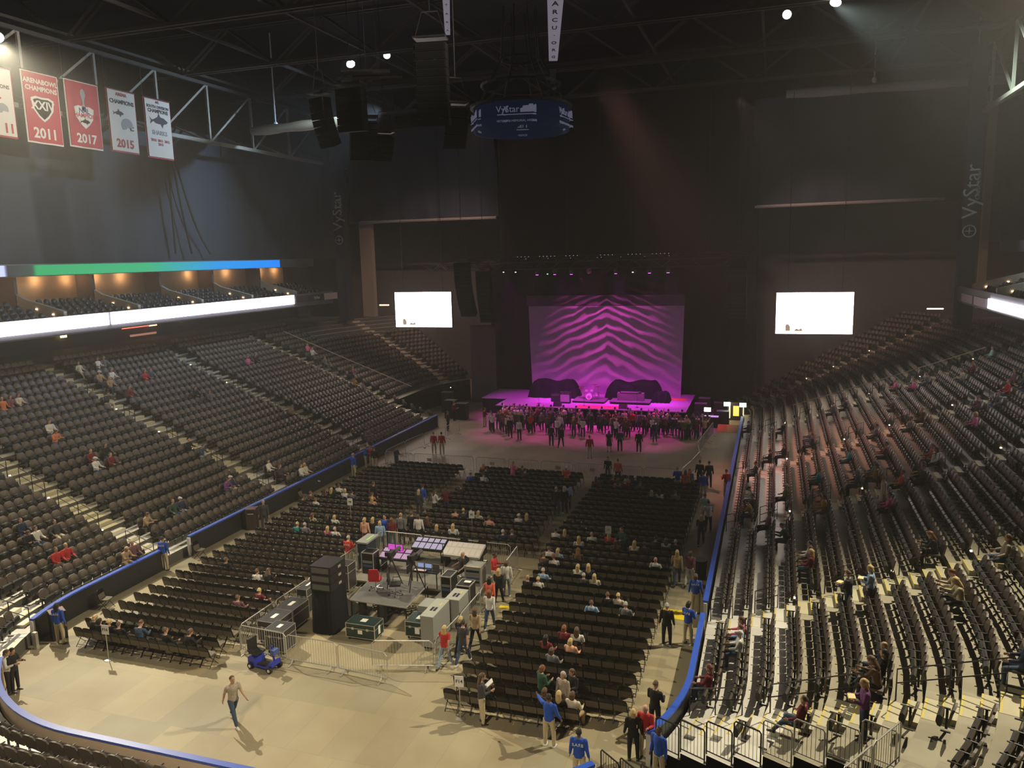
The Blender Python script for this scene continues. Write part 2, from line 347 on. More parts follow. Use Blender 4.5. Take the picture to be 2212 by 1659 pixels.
BOWLP="""267,1103 phone tan black brown_mid|348,1068 recline green denim brown_short|366,1060 recline navy pale_denim white_cap|38,1131 phone black black brown_mid|54,1127 sit white denim brown_mid|61,1116 sit navy denim brown_short|93,1107 recline charcoal khaki black_short|100,1173 sit red grey brown_short|124,1160 sit red black blonde_short|289,1172 sit plaid navy blonde_short|276,1184 phone tan tan blonde_mid|488,1034 phone purple denim brown_short|497,1028 recline navy khaki white_cap|146,784 recline cream cream brown_short|215,774 sit white denim brown_short|225,768 sit grey denim brown_short|236,791 sit white denim brown_short|207,804 sit tan denim white_cap|221,809 sit tan denim blonde_long|305,791 sit red red brown_short|315,787 sit denim denim brown_short|263,832 recline maroon denim brown_short|234,841 phone charcoal khaki brown_short|6,853 recline orange orange brown_short|22,850 sit plaid denim brown_mid|41,847 sit cream denim brown_mid|535,765 sit pink black brown_short|545,762 sit black black black_short|443,838 recline grey denim brown_short|421,830 sit black black brown_short|639,873 sit tan black brown_short|107,911 sit white denim brown_mid|92,918 phone orange denim brown_mid|206,968 sit maroon black brown_short|221,965 sit maroon black brown_short|234,956 sit black denim brown_mid|217,987 sit white denim white_cap|430,940 sit black black black_short|443,946 phone denim pale_denim brown_short|581,992 sit white black brown_short|590,993 sit charcoal black brown_short|653,1005 sit white navy auburn_short|661,1001 recline cream denim blonde_mid|663,742 sit pink black brown_short|674,750 sit white denim brown_short|690,766 recline grey grey brown_short|758,788 sit plaid grey brown_short|772,816 sit mustard black brown_short|790,822 sit grey denim brown_short|785,927 phone grey denim brown_long|1636,1049 phone white denim black_cap|1630,1080 phone mustard denim brown_short|1648,1062 sit charcoal black brown_short|1671,1089 recline plaid black brown_short|1707,1041 recline olive black white_cap|1703,1127 phone green denim brown_short|1671,973 sit black black brown_short|1696,962 sit black black black_short|1650,985 sit charcoal black brown_short|1779,1050 sit plaid khaki brown_mid|1775,1064 sit mustard khaki brown_mid|1784,998 sit charcoal black brown_short|1766,1005 sit teal black brown_short|1757,919 sit grey denim brown_short|1773,930 sit denim denim brown_short|1761,1160 sit white denim black_short|1745,1186 sit maroon denim blonde_long|1764,1179 sit brown brown brown_long|1630,910 sit charcoal black brown_short|1700,905 sit black black brown_short|1861,1007 sit charcoal black grey_mid|1888,1000 sit mustard black brown_mid|1900,989 sit teal black grey_short|1952,1055 sit pink black brown_short|1972,996 recline charcoal black brown_short|1988,989 recline coral black brown_short|2000,992 sit charcoal black brown_short|2035,973 recline white black brown_mid|2022,970 sit coral black brown_short|1900,912 recline grey denim brown_short|1834,962 recline teal denim brown_short|1915,951 sit plaid black brown_short|2051,1147 phone black black auburn_long|2160,1138 recline fur-grey denim brown_mid|2083,1233 phone khaki denim auburn_short|2092,1249 phone khaki black blonde_long|1608,1349 sit light_blue black brown_short|1587,1355 sit white denim white_cap|1601,1343 sit pink black brown_mid|1567,1431 sit maroon navy auburn_long|1920,1371 recline black denim grey_bald|1929,1393 recline black denim black_long|1936,1410 phone brown black brown_long|1787,1475 recline maroon denim brown_short|2207,1398 sit navy denim brown_short|2139,745 recline aqua grey brown_short|2098,788 sit khaki denim brown_short|2110,775 sit maroon black brown_short|2173,818 recline red denim brown_short|2189,793 recline plaid denim brown_short|2200,800 sit navy denim brown_short|2119,847 sit plaid black auburn_short|2150,843 recline grey denim brown_short|2107,888 sit pink black blonde_mid|1942,815 sit pink black brown_short|1979,813 sit pink black brown_short|2006,800 recline grey denim brown_short|2006,874 sit brown black blonde_short|1992,890 recline grey denim brown_short|1931,858 phone brown black brown_short|1802,867 sit grey black brown_short|1830,856 sit charcoal black brown_short|2209,804 sit navy denim brown_short"""
SEATS.sort(key=lambda s:s[7]); OCC=set(); BSEAT={}
for e in BOWLP.split('|'):
    px,py=map(float,e.split()[0].split(',')); P,dd=bowl(px,py,1.15); c=min((q for q in SEATS if q[4:7] not in OCC),key=lambda q:(q[0]-P[0])**2+(q[1]-P[1])**2); OCC.add(c[4:7]); BSEAT[(px,py)]=c
vis=[s for s in SEATS if 0<=s[8]<=2212 and s[9]<1655]; near=vis[:300]; ns=set(near); rest=[s for s in SEATS if s not in ns]
# people sit later in some of them; the seat list stays complete
so=link('stadium_seats',arr_mesh('stadium_seats',[(tv,tf,tm,[s for s in rest if s[4:7] not in OCC]),(dv_,df_,dm_,[s for s in rest if s[4:7] in OCC])],[SEATB,SEATP,ARM]))
tag(so,'thousands of empty brown flip-up stadium seats filling the stands in rows','stadium seats',group='brown flip-up seats in the stands',kind='stuff')
SP=seat_parts(); SPD=seat_parts(False,True); s0=s1=None
for n_,s in enumerate(near):
    side='right stand' if s[0]>9 else ('near-left corner stand' if s[0]<0 else 'near right corner stand')
    lb='brown flip-up seat, %s along the %s row, %s block, %s'%(ordn(s[6]),ordn(s[4]),ordn(s[5]+1),side)
    if s[4:7] in OCC:
        if s1 is None:
            s1=thing('stadium_seat',lb,'seat',s[:3],s[3],'brown flip-up seats in the stands')
            for q_,mm in (('backrest',SEATB),('seat_pad',SEATP),('armrest',ARM)): SPD[q_].obj(q_,mm,s1)
        else: dup(s1,s[:3],s[3],lb)
    elif s0 is None:
        s0=thing('stadium_seat',lb,'seat',s[:3],s[3],'brown flip-up seats in the stands')
        SP['backrest'].obj('backrest',SEATB,s0); SP['seat_pad'].obj('seat_pad',[SEATP,ARM],s0); SP['armrest'].obj('armrest',ARM,s0)
    else: dup(s0,s[:3],s[3],lb)
# ---------------------------------------------------------------- upper level: concourse, suites, ribbons, curtains
CURT=mat('dark curtain cloth',(.045,.055,.07),.95,noise=.15,scale=.6,spec=.1); CURTW=mat('grey duct cloth',(.42,.42,.38),.85,noise=.12,scale=2)
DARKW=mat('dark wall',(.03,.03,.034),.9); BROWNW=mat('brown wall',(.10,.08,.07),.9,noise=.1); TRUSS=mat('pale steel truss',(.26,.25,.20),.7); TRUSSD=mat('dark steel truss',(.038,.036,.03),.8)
FASC=mat('grey fascia',(.13,.13,.145),.7); NAVY=mat('navy column cladding',(.018,.022,.05),.6)
SUITL=mat('suite lamp',(0,0,0),.5,em=(1,.62,.28),es=14)
def S(s,d,y,z): return (s*(W+d),y,z)
for s in (-1,1):
    y0,y1=(2,57) if s<0 else (4,57)
    nm='left' if s<0 else 'right'
    m=MB(); m.box2(S(s,19.9,-2,8.0),S(s,27,66,8.26)); struct(m.obj('concourse_floor',CONCD))
    m=MB(); m.box2(S(s,26.5,-2,8.2),S(s,26.8,66,10.6)); struct(m.obj('wall_concourse',DARKW))
    m=MB(); m.box2(S(s,16.1,y0,10.4),S(s,26.8,y1,10.6)); m.box2(S(s,16.0,y0,10.5),S(s,16.15,y1,11.65))
    for j in range(4): m.box2(S(s,16.15+j*1.0,y0,10.6),S(s,17.15+j*1.0,y1,11.0+j*.25))
    m.box2(S(s,20.1,y0,10.6),S(s,26,y1,11.95))
    struct(m.obj('suite_deck',FASC))
    m=MB(); m.box2(S(s,22.,y0,11.9),S(s,22.2,y1,14.5)); struct(m.obj('wall_suite_back',BEIGE))
    m=MB(); m.box2(S(s,20.05,y0,14.25),S(s,26,y1+3,15.1)); struct(m.obj('suite_soffit',FASC))
    # curtain wall above the suites, with slow folds
    m=MB(); ys=np.linspace(y0,66,90); V=[]
    for yy in ys:
        o=.14*math.sin(yy*1.9)+.10*math.sin(yy*.73+1)
        V+= [S(s,20.6+o,yy,15.05),S(s,20.6+o*.6,yy,20.5),S(s,20.4+o*.2,yy,26.2)]
    m.add(V,[(3*i+j,3*i+3+j,3*i+4+j,3*i+1+j) for i in range(len(ys)-1) for j in (0,1)])
    tag(m.obj('curtain',CURT,smooth=True),'tall dark blue-grey blackout curtain above the %s suites'%nm,'curtain')
    # LED ribbon panels
    zr=(10.78,11.62) if s<0 else (10.62,11.27)
    for a,b_ in (((10.5,27.0),(27.3,37.6),(37.8,49.6)) if s<0 else ((20,31.5),(31.7,43.9))):
        m=MB(); m.box2(S(s,15.86,a,zr[0]),S(s,15.99,b_,zr[1]))
        tag(m.obj('led_ribbon',LED),'glowing white led ribbon board on the %s suite fascia, %s'%(nm,{10.5:'nearest panel',27.3:'middle panel',37.8:'farthest panel',20:'nearer panel at the frame edge',31.7:'farther panel'}[a]),'led board',group='white ribbon boards')
    # upper truss: bottom chord with verticals and diagonals
    t=thing('roof_truss','pale steel edge truss above the %s curtain, with diagonals'%nm,'truss')
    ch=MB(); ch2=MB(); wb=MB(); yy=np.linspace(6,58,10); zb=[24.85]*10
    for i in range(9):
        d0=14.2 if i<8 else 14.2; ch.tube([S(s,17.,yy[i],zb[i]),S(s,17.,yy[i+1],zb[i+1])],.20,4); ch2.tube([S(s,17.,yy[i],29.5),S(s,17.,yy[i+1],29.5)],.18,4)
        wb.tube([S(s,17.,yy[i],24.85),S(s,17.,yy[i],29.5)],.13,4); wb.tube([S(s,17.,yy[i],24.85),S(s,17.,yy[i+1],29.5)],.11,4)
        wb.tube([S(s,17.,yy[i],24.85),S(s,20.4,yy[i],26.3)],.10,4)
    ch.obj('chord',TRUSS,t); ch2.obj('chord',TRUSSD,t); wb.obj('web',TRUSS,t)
    # rolled duct sock and lower pipe across the far end
    m=MB(); pts=[(s*(12.95+2.8+j*1.5),62,28.65-.02*j) for j in range(13)] if s>0 else [tuple(aty(545+16*j,284-1.8*j,45)) for j in range(13)]; m.tube(pts,[.35]+[.42+.05*math.sin(j*1.3) for j in range(11)]+[.4],10)
    tag(m.obj('rolled_curtain',CURTW,smooth=True),'pale rolled-up curtain sock hanging high beside the %s roof truss'%nm,'rolled curtain')
    m=MB(); m.tube([(s*13.2,64.7,18.95),(s*29.5,64.7,19.0)],.16,8); tag(m.obj('curtain_pipe',mat('dull pipe',(.30,.28,.26),.6)),'long pipe along the bottom of the far %s curtain'%nm,'pipe')
    m=MB(); xs=np.linspace(13.0,31,50); V=[]
    for x in xs:
        o=.10*math.sin(x*2.3); V+=[(s*x,65.+o,19.1),(s*x,65+o,24),(s*x,63.2+o*.3,28.6)]
    m.add(V,[(3*i+j,3*i+3+j,3*i+4+j,3*i+1+j) for i in range(len(xs)-1) for j in (0,1)])
    tag(m.obj('curtain',CURT,smooth=True),'black end curtain hanging from the rolled sock at the far %s corner'%nm,'curtain')
    m=MB(); m.box2((s*13,73,0),(s*42,73.4,19.2)); struct(m.obj('wall_far_'+nm,BROWNW))
    # navy sponsor column
    t=thing('sponsor_column','tall navy column with vertical white lettering at the far %s corner'%nm,'column',group='navy lettered columns')
    c0=(-29.6,60.6) if s<0 else (29.5,54.5)
    m=MB(); m.box((*c0,19.),(1.15,1.15,21.4)); m.obj('shaft',NAVY,t)
    fx=-1 if s>0 else 1
    nrm=Vector((CAM[0]-c0[0],CAM[1]-c0[1],0)).normalized(); nrm=Vector((0,-1,0)); ex=Vector((0,0,1)); ey=Vector((-1,0,0)) 
    zc=(16.2,18.1) if s<0 else (15.9,17.6)
    xo=-.05; dz=3.1 if s<0 else 2.0
    me=textmesh('lettering','VyStar',1.55,WHITE,.01); o=link('lettering',me,t); o.matrix_local=frame((c0[0]+xo,c0[1]-.60,16.9+dz),ex,ey,nrm)
    me=textmesh('lettering','Credit Union',.42,WHITE,.01); o=link('lettering',me,t); o.matrix_local=frame((c0[0]+xo+.42,c0[1]-.60,17.4+dz),ex,ey,nrm)
    m=MB(); q=frame((c0[0]+xo,c0[1]-.6,13.9+dz),ex,ey,nrm)
    ring=[(math.cos(2*PI*i/24),math.sin(2*PI*i/24)) for i in range(24)]
    V=[q@Vector((x*.48,y*.48,.01)) for x,y in ring]+[q@Vector((x*.40,y*.40,.01)) for x,y in ring]
    m.add(V,[(i,(i+1)%24,24+(i+1)%24,24+i) for i in range(24)])
    star=[(.42 if i%2==0 else .07)*np.array([math.cos(PI*i/4),math.sin(PI*i/4)]) for i in range(8)]
    m.add([q@Vector((a,b_,.012)) for a,b_ in star],[tuple(range(8))]); m.obj('logo',WHITE,t)
    # pale pier beside the column
    m=MB(); m.box2((s*28.6,65.3,8.3),(s*30.1,66,19.3)) if s<0 else m.box2((31.6,60,9.5),(32.2,60.5,26)); struct(m.obj('pier',mat('pale pier paint',(.34,.30,.22),.8)))
# end of the suites: unlit fascia signs
for k_,(x0,x1,c,lb) in enumerate((((640,706),0,(.10,.10,.12),'x'),)): pass
def fsign(s,ya,yb,c,txt,lb,tc=WHITE,em=0):
    t=thing('fascia_sign',lb,'sign'); m=MB(); zr=(10.85,11.5) if s<0 else (10.6,11.2)
    m.box2(S(s,15.88,ya,zr[0]),S(s,15.99,yb,zr[1])); m.obj('board',mat('sign '+lb[:12],c,.6,em=c if em else None,es=em),t)
    if txt:
        me=textmesh('lettering',txt,.42,tc); o=link('lettering',me,t); o.matrix_local=frame(S(s,15.86,(ya+yb)/2,(zr[0]+zr[1])/2),(0,-s,0),(0,0,1),(-s,0,0))
fsign(-1,49.9,52.1,(.05,.05,.06),None,'blank grey fascia panel beyond the left ribbon board')
fsign(-1,52.2,55.0,(.04,.04,.05),'VyStar','small dim sponsor sign on the left fascia end')
fsign(-1,55.1,57.6,(.62,.5,.42),'',"pale and red advertising sign at the left fascia's far end")
fsign(1,44.6,48.0,(.45,.38,.42),None,'wide pale fascia sign beyond the right ribbon board')
fsign(1,48.4,52.0,(.45,.36,.36),None,'narrow pinkish fascia sign at the far end of the right fascia')
# green-blue ribbon above the suites
t=MB(); t.box2(S(-1,19.9,21.,14.3),S(-1,20.03,53.5,15.02)); gm=bpy.data.materials.new('green blue led'); gm.use_nodes=True; nt=gm.node_tree; b=nt.nodes['Principled BSDF']; b.inputs['Base Color'].default_value=(0,0,0,1)
tc=nt.nodes.new('ShaderNodeTexCoord'); sx=nt.nodes.new('ShaderNodeSeparateXYZ'); mr=nt.nodes.new('ShaderNodeMapRange'); mr.inputs[1].default_value=21; mr.inputs[2].default_value=53.5; cr=nt.nodes.new('ShaderNodeValToRGB')
e=cr.color_ramp.elements; e[0].position=.0; e[0].color=(.5,.55,.9,1); e[1].position=1; e[1].color=(.01,.20,.80,1)
for p_,c_ in ((.055,(.5,.55,.9,1)),(.06,(.02,.02,.03,1)),(.12,(.02,.05,.03,1)),(.13,(.01,.30,.10,1)),(.45,(.01,.33,.14,1)),(.70,(.01,.25,.62,1))): q=e.new(p_); q.color=c_
nt.links.new(tc.outputs['Object'],sx.inputs[0]); nt.links.new(sx.outputs[1],mr.inputs[0]); nt.links.new(mr.outputs[0],cr.inputs[0]); nt.links.new(cr.outputs[0],b.inputs['Emission Color']); b.inputs['Emission Strength'].default_value=1.3
tag(t.obj('led_ribbon',gm),'green to blue gradient led board above the left suites','led board')
# suite dividers, seats, lamps
SUITD=[atx(px,py,-(W+18.2))[1] for px,py in ((92,660),(255,640),(395,628),(505,615),(603,610))]
dv=MB()
for s in (-1,1):
    for y in SUITD:
        t=thing('suite_divider','sloping pale half wall with step lights between %s suites, %s along'%('left' if s<0 else 'right',ordn(SUITD.index(y)+1)),'divider wall',group='suite divider walls')
        m=MB(); m.prism([(16.3,10.7),(16.3,11.95),(19.6,12.75),(20.3,13.1),(20.3,10.7)],-.12,.12,frame((s*W,y,0),(s,0,0),(0,0,1),(0,-s,0))); m.obj('half_wall',mat('pale divider paint',(.30,.29,.26),.7),t)
        for d,z in ((17.2,11.75),(18.6,12.1)):
            m=MB(); m.box(S(s,d,y-.15,z),(.12,.05,.07)); m.obj('step_light',SUITL,t)
        m=MB(); m.box2(S(s,20.4,y-.12,11.97),S(s,21.97,y+.12,14.23)); m.obj('partition',mat('dark partition',(.10,.07,.06),.8),t)
    for y in np.arange(6,56,2.6):
        if s>0 and y<30: continue
        if rnd.random()<.75: lamp('suite_downlight','POINT',S(s,21.5,y,14.0),30,(1,.6,.3),size=.08)
SU=[]
for s in (-1,1):
    for y in np.arange(6,56.5,.62):
        if min(abs(y-q) for q in SUITD)<.75: continue
        if s>0 and y>52: continue
        for j in range(4):
            P_=S(s,16.95+j,y,11.0+j*.25); u,v,dep=proj(P_)
            if dep>0 and -50<u<2260: SU.append((*P_,PI/2*(-1 if s<0 else 1)))
SUM=mat('navy suite seat',(.010,.011,.018),.4)
so=link('suite_seats',arr_mesh('suite_seats',[(tv,tf,tm,SU)],[SUM,SUM,ARM])); tag(so,'rows of dark navy suite seats behind the led ribbon boards','suite seats',kind='stuff')
# ---------------------------------------------------------------- roof
CEILM=mat('dark roof deck',(.02,.02,.02),.95)
m=MB(); m.add([(-45,-30,34.2),(-45,86,34.2),(45,86,34.2),(45,-30,34.2)],[(0,1,2,3)]); struct(m.obj('ceiling',CEILM))
m=MB(); m.box2((-13.2,66.6,0),(13.6,66.9,34)); struct(m.obj('wall_far',DARKW))
def boxtruss(mb,a,b,h=.5,wd=.5,r=.04,step=.8,m=0):
    a=Vector(a); b=Vector(b); t=(b-a).normalized(); sd=t.cross(Vector((0,0,1))).normalized()*wd/2; up=Vector((0,0,h/2)); n=max(1,int((b-a).length/step))
    for s1 in(-1,1):
        for s2 in(-1,1): mb.tube([a+sd*s1+up*s2,b+sd*s1+up*s2],r,4,m)
    for i in range(n):
        p=a+(b-a)*i/n; q=a+(b-a)*(i+1)/n; f=1 if i%2 else -1
        for s1 in(-1,1): mb.tube([p+sd*s1-up*f,q+sd*s1+up*f],r*.7,3,m)
        mb.tube([p+sd-up*f,p-sd-up*f],r*.7,3,m); mb.tube([p+sd+up*f,q-sd+up*f],r*.6,3,m)
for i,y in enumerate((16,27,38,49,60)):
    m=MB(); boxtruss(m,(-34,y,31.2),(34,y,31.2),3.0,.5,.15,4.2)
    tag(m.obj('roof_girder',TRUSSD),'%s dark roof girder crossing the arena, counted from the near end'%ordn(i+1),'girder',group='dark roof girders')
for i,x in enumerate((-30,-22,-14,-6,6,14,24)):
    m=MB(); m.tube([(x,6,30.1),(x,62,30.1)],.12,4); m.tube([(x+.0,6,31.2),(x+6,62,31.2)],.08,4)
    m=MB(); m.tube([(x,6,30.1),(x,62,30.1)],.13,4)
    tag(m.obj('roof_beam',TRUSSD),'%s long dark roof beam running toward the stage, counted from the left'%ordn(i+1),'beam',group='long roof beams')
LENS=mat('lamp lens',(0,0,0),.5,em=(1,1,.93),es=60); LENSD=mat('dim lamp lens',(0,0,0),.5,em=(.9,.9,1),es=1.6)
def fixture(p,tgt,lb,lens=LENS,s=.35):
    t=thing('floodlight',lb,'floodlight',p); q=(Vector(tgt)-Vector(p)).to_track_quat('-Z','Y').to_matrix()
    MB().lathe([(s*.5,.45),(s*.75,.35),(s,.05),(s,0)],12,M=q).obj('housing',BLK,t)
    MB().lathe([(s*.92,.0),(s*.92,-.012)],12,M=q).obj('lens',lens,t)
    MB().tube([(0,0,.3),(0,0,30.1-p[2]+.3)],.04,5).obj('hanger',BLK,t)
fixture((LA_[0]-.5,LA_[1]+.32,LA_[2]+.5),(0,2,0),'blazing floodlight on the upper left roof edge by the banners')
fixture((LB_[0]+.5,LB_[1]+.3,LB_[2]+.5),(9,1,0),'blazing floodlight on the right roof edge outside the frame')
fixture((18.25,38.05,29.5),(16,33,20),'blazing white floodlight high above the right curtain')
fixture((-16.6,41.1,29.9),(-12,36,22),'small bright floodlight high beside the left speaker clusters')
fixture((-13.4,41,30.2),(0,20,10),'dim square roof lamp right of the small bright floodlight',LENSD,.3)
fixture((15.5,41,29.9),(8,0,12),'dim square roof lamp left of the brightest floodlight',LENSD,.32)
# hoist rods on the rolled socks
for px,py0,py1,lb in ((1889,60,168,'thin lit hoist rod holding the right rolled curtain'),(2112,100,150,'thin hoist rod near the right column top'),(595,180,262,'thin hoist rod holding the left rolled curtain')):
    yy=62 if px>1000 else 45; a=aty(px,py1,yy); z_=28.9 if px>1000 else a[2]-.6; m=MB(); m.tube([(a[0],yy,z_),(a[0],yy,34.25)],.06,5); m.lathe([(.12,0),(.2,.1),(.2,.35),(.1,.45)],8,(a[0],yy,z_+.1)); tag(m.obj('hoist_rod',WHITE),lb,'hoist rod')
# ---------------------------------------------------------------- championship banners
CLR=mat('crimson banner cloth',(.42,.035,.05),.8); CLW=mat('white banner cloth',(.66,.62,.52),.8); INK=mat('black banner print',(.04,.04,.05),.8); GRAYP=mat('grey banner print',(.30,.30,.30),.8); NAVP=mat('navy banner print',(.02,.04,.14),.8)
BX=-29.3
def banner(c4,lb,base,edge,items):
    P=[atx(x,y,BX) for x,y in c4]; y0=(P[0][1]+P[3][1])/2; y1=(P[1][1]+P[2][1])/2; z1=(P[0][2]+P[1][2])/2; z0=(P[2][2]+P[3][2])/2
    w_,h_=y1-y0,z1-z0; t=thing('championship_banner',lb,'banner',(BX,(y0+y1)/2,z0),0,'championship banners on the left roof edge')
    n=10; m=MB(); V=[]
    for i in range(n+1):
        yy=-w_/2+w_*i/n; V+= [(.03*math.sin(i*1.1)*k_,yy,h_*(1-k_)) for k_ in (0,.25,.5,.75,1.)]
    m.add(V,[(5*i+j,5*i+5+j,5*i+6+j,5*i+1+j) for i in range(n) for j in range(4)]); m.obj('edging',edge,t,True)
    m=MB(); e=.10; m.box((.045,0,h_/2),(.012,w_-2*e,h_-2*e)); m.obj('cloth',base,t)
    MB().tube([(0,-w_/2-.05,h_),(0,w_/2+.05,h_)],.035,6).obj('top_pole',BLK,t)
    m=MB(); [m.tube([(0,yy,h_),(0,yy,29.5-z0)],.02,3) for yy in (-w_/2,)]; m.obj('cord',BLK,t)
    for it in items:
        if it[0]=='t':
            _,txt,u,v,sz,mm=it[:6]; me=textmesh('lettering',txt,sz*w_/2.25,mm,.004,bold=.03); o=link('lettering',me,t); o.matrix_local=frame((.062,u*w_,v*h_),(0,1,0),(0,0,1),(1,0,0))
            if len(it)>6: o.scale=(it[6],1,1)
        else:
            _,nm,poly,u,v,sc,mm=it; sc=sc*w_/2.25; m=MB(); m.prism([(a*sc,b_*sc) for a,b_ in poly],0,.006+.004*(mm is not INK),frame((.055,u*w_,v*h_),(0,1,0),(0,0,1),(1,0,0))); m.obj(nm,mm,t)
SH=[(-1,.25),(-.75,.05),(-.55,.1),(-.1,.32),(.05,.62),(.2,.34),(.6,.28),(1,.05),(.85,-.1),(.5,-.2),(.35,-.5),(.2,-.22),(-.3,-.2),(-.6,-.05),(-.95,-.3),(-.85,0)]
HEL=[(math.cos(a)*.9,math.sin(a)*.8) for a in np.linspace(-.4,3.4,14)]+[(-.7,-.6),(-.2,-.5),(.1,-.2)]
MASK=[(.3,-.15),(1.2,-.05),(1.25,-.2),(.75,-.25),(.8,-.5),(1.2,-.45),(1.15,-.62),(.6,-.65),(.5,-.3),(.25,-.3)]
SHLD=[(-.9,.6),(-.5,.75),(0,.7),(.5,.75),(.9,.6),(.8,-.1),(.4,-.6),(0,-.9),(-.4,-.6),(-.8,-.1)]
TRO=[(-.3,-1),(.3,-1),(.22,-.7),(.1,-.3),(.15,.1),(.32,.5),(.25,.9),(0,1.1),(-.25,.9),(-.32,.5),(-.15,.1),(-.1,-.3),(-.22,-.7)]
banner(((-52,134),(24,148),(38,300),(-40,290)),'partly cropped white championship banner at the left frame edge',CLW,CLR,[('t','CHAMPIONS',0,.72,.30,INK),('s','shark_print',SH,-.1,.55,.5,CLR),('s','helmet_print',HEL,.12,.40,.42,GRAYP),('t','11',.25,.13,.75,CLR)])
banner(((45,150),(124,164),(137,317),(57,306)),'crimson ArenaBowl banner with numeral shield, dated 2011',CLR,CLW,[('t','ARENABOWL',0,.86,.34,CLW),('t','CHAMPIONS',0,.76,.34,CLW),('s','shield_print',SHLD,0,.50,.78,CLW),('s','shield_centre',SHLD,0,.50,.64,NAVP),('t','XXIV',0,.53,.62,CLW),('t','2011',0,.14,.74,CLW)])
banner(((137,168),(210,184),(224,326),(150,316)),'crimson trophy banner reading champions, dated 2017',CLR,CLW,[('s','trophy_print',TRO,0,.72,.55,GRAYP),('s','shield_print',SHLD,0,.48,.72,CLW),('t','NAL',0,.56,.36,NAVP),('t','CHAMPIONS',0,.49,.32,CLR),('s','shark_print',SH,0,.40,.34,NAVP),('t','2017',0,.14,.66,CLW)])
banner(((227,188),(290,201),(302,335),(240,326)),'white banner with shark and football helmet, dated 2015',CLW,CLR,[('t','ARENA',0,.92,.26,CLR),('t','CHAMPIONS',0,.80,.33,INK),('s','shark_print',SH,-.15,.62,.42,INK),('s','helmet_print',HEL,.12,.45,.50,GRAYP),('s','face_mask',MASK,.10,.45,.46,INK),('t','2015',0,.14,.68,CLR)])
banner(((308,209),(365,219),(377,346),(320,341)),'white South Division banner with black shark, rightmost of the row',CLW,CLR,[('t','AFL',0,.94,.2,INK),('t','SOUTH DIVISION',0,.86,.24,INK),('t','CHAMPIONS',0,.79,.30,INK),('s','shark_print',SH,0,.63,.78,INK),('t','SHARKS',0,.43,.36,GRAYP),('t','2010  2011  2012\n2013',0,.27,.22,CLR)])
# ---------------------------------------------------------------- centre-hung ring
RX,RY,RR,RZ0,RZ1=.55,30.5,2.8,22.15,24.25
t=thing('hanging_scoreboard','dark round centre-hung display ring with blue sponsor logos','scoreboard',(RX,RY,RZ0))
DNAVY=mat('dark blue ring screen',(.003,.006,.016),.6,em=(.012,.030,.10),es=.12,spec=.05); DTXT=mat('dim ring lettering',(.05,.05,.07),.6,em=(.30,.30,.46),es=.25)
def rail(mb,r,th,z0,z1,n=40,a0=0,a1=2*PI):
    A=np.linspace(a0,a1,n+1); V=[]
    for a in A:
        c_,s_=math.cos(a),math.sin(a); V+=[(r*c_,r*s_,z0),((r+th)*c_,(r+th)*s_,z0),((r+th)*c_,(r+th)*s_,z1),(r*c_,r*s_,z1)]
    mb.add(V,[(4*i+j,4*i+(j+1)%4,4*i+4+(j+1)%4,4*i+4+j) for i in range(n) for j in range(4)])
m=MB(); rail(m,RR-.06,.12,0,1.0+.35,48); m.obj('display_ring',DNAVY,t,True)
m=MB(); rail(m,RR-.25,.5,1.36,1.5,48); m.obj('rim',BLK,t)
m=MB(); [m.tube([(RR*math.cos(a),RR*math.sin(a),1.4),(1.2*math.cos(a),1.2*math.sin(a),4.2),(1.0*math.cos(a),1.0*math.sin(a),7.0)],.05,5) for a in np.linspace(0,2*PI,9)[:-1]]; rail(m,1.1,.1,4.1,4.25,16); rail(m,2.3,.1,2.6,2.75,20); m.obj('support_frame',BLK,t)
BLD=[(0,0),(0,.45),(.25,.5),(.35,.75),(1.1,.8),(1.1,.95),(1.6,.95),(1.75,.7),(1.75,0)]
for k_ in range(5):
    a=R(-78+72*k_); 
    for inner in (0,1):
        aa=a+R(40)*inner; r_=RR+.07 if not inner else RR-.07; n_=Vector((math.cos(aa),math.sin(aa),0))*(1 if not inner else -1); ex=Vector((0,0,1)).cross(n_); 
        o=Vector((math.cos(aa)*r_,math.sin(aa)*r_,0))
        me=textmesh('lettering','VyStar',.50,DTXT,.01); l=link('lettering',me,t); l.matrix_local=frame(o-ex*.50+Vector((0,0,.85)),ex,(0,0,1),n_)
        me=textmesh('lettering','VETERANS MEMORIAL ARENA',.17,DTXT,.01); l=link('lettering',me,t); l.matrix_local=frame(o+Vector((0,0,.22)),ex,(0,0,1),n_)
        m=MB(); m.prism(BLD,0,.02,frame(o+ex*.22+Vector((0,0,.68)),ex,(0,0,1),n_)@Matrix.Scale(.45,4)); m.prism([(-1.1,-.17),(1.1,-.17),(1.1,-.13),(-1.1,-.13)],0,.02,frame(o+Vector((0,0,.72)),ex,(0,0,1),n_)); m.obj('logo',DTXT,t)
# tapered vertical strap signs above the ring
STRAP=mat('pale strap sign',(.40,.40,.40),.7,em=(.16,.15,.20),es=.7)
def strap(pt,pb,wt,wb,yt,yb,lb,txt,tc=None):
    a=aty(pt[0],pt[1],yt); b_=aty(pb[0],pb[1],yb); t=thing('strap_sign',lb,'sign',tuple(b_)); L=Vector(a-b_); ez=L.normalized(); ex=Vector((_r[0],_r[1],0)).normalized(); n=ex.cross(ez)
    q=frame((0,0,0),ex,ez,n); h_=L.length; m=MB(); m.prism([(-wb/2,0),(wb/2,0),(wt/2,h_),(-wt/2,h_)],0,.05,q); m.obj('board',STRAP,t)
    for i,ch in enumerate(txt):
        f=(i+.6)/(len(txt)); sz=(wb+(wt-wb)*f)*.62; me=textmesh('lettering',ch,sz,INK,.004,bold=.02); o=link('lettering',me,t); o.matrix_local=q@Matrix.Translation((0,f*h_,.057))
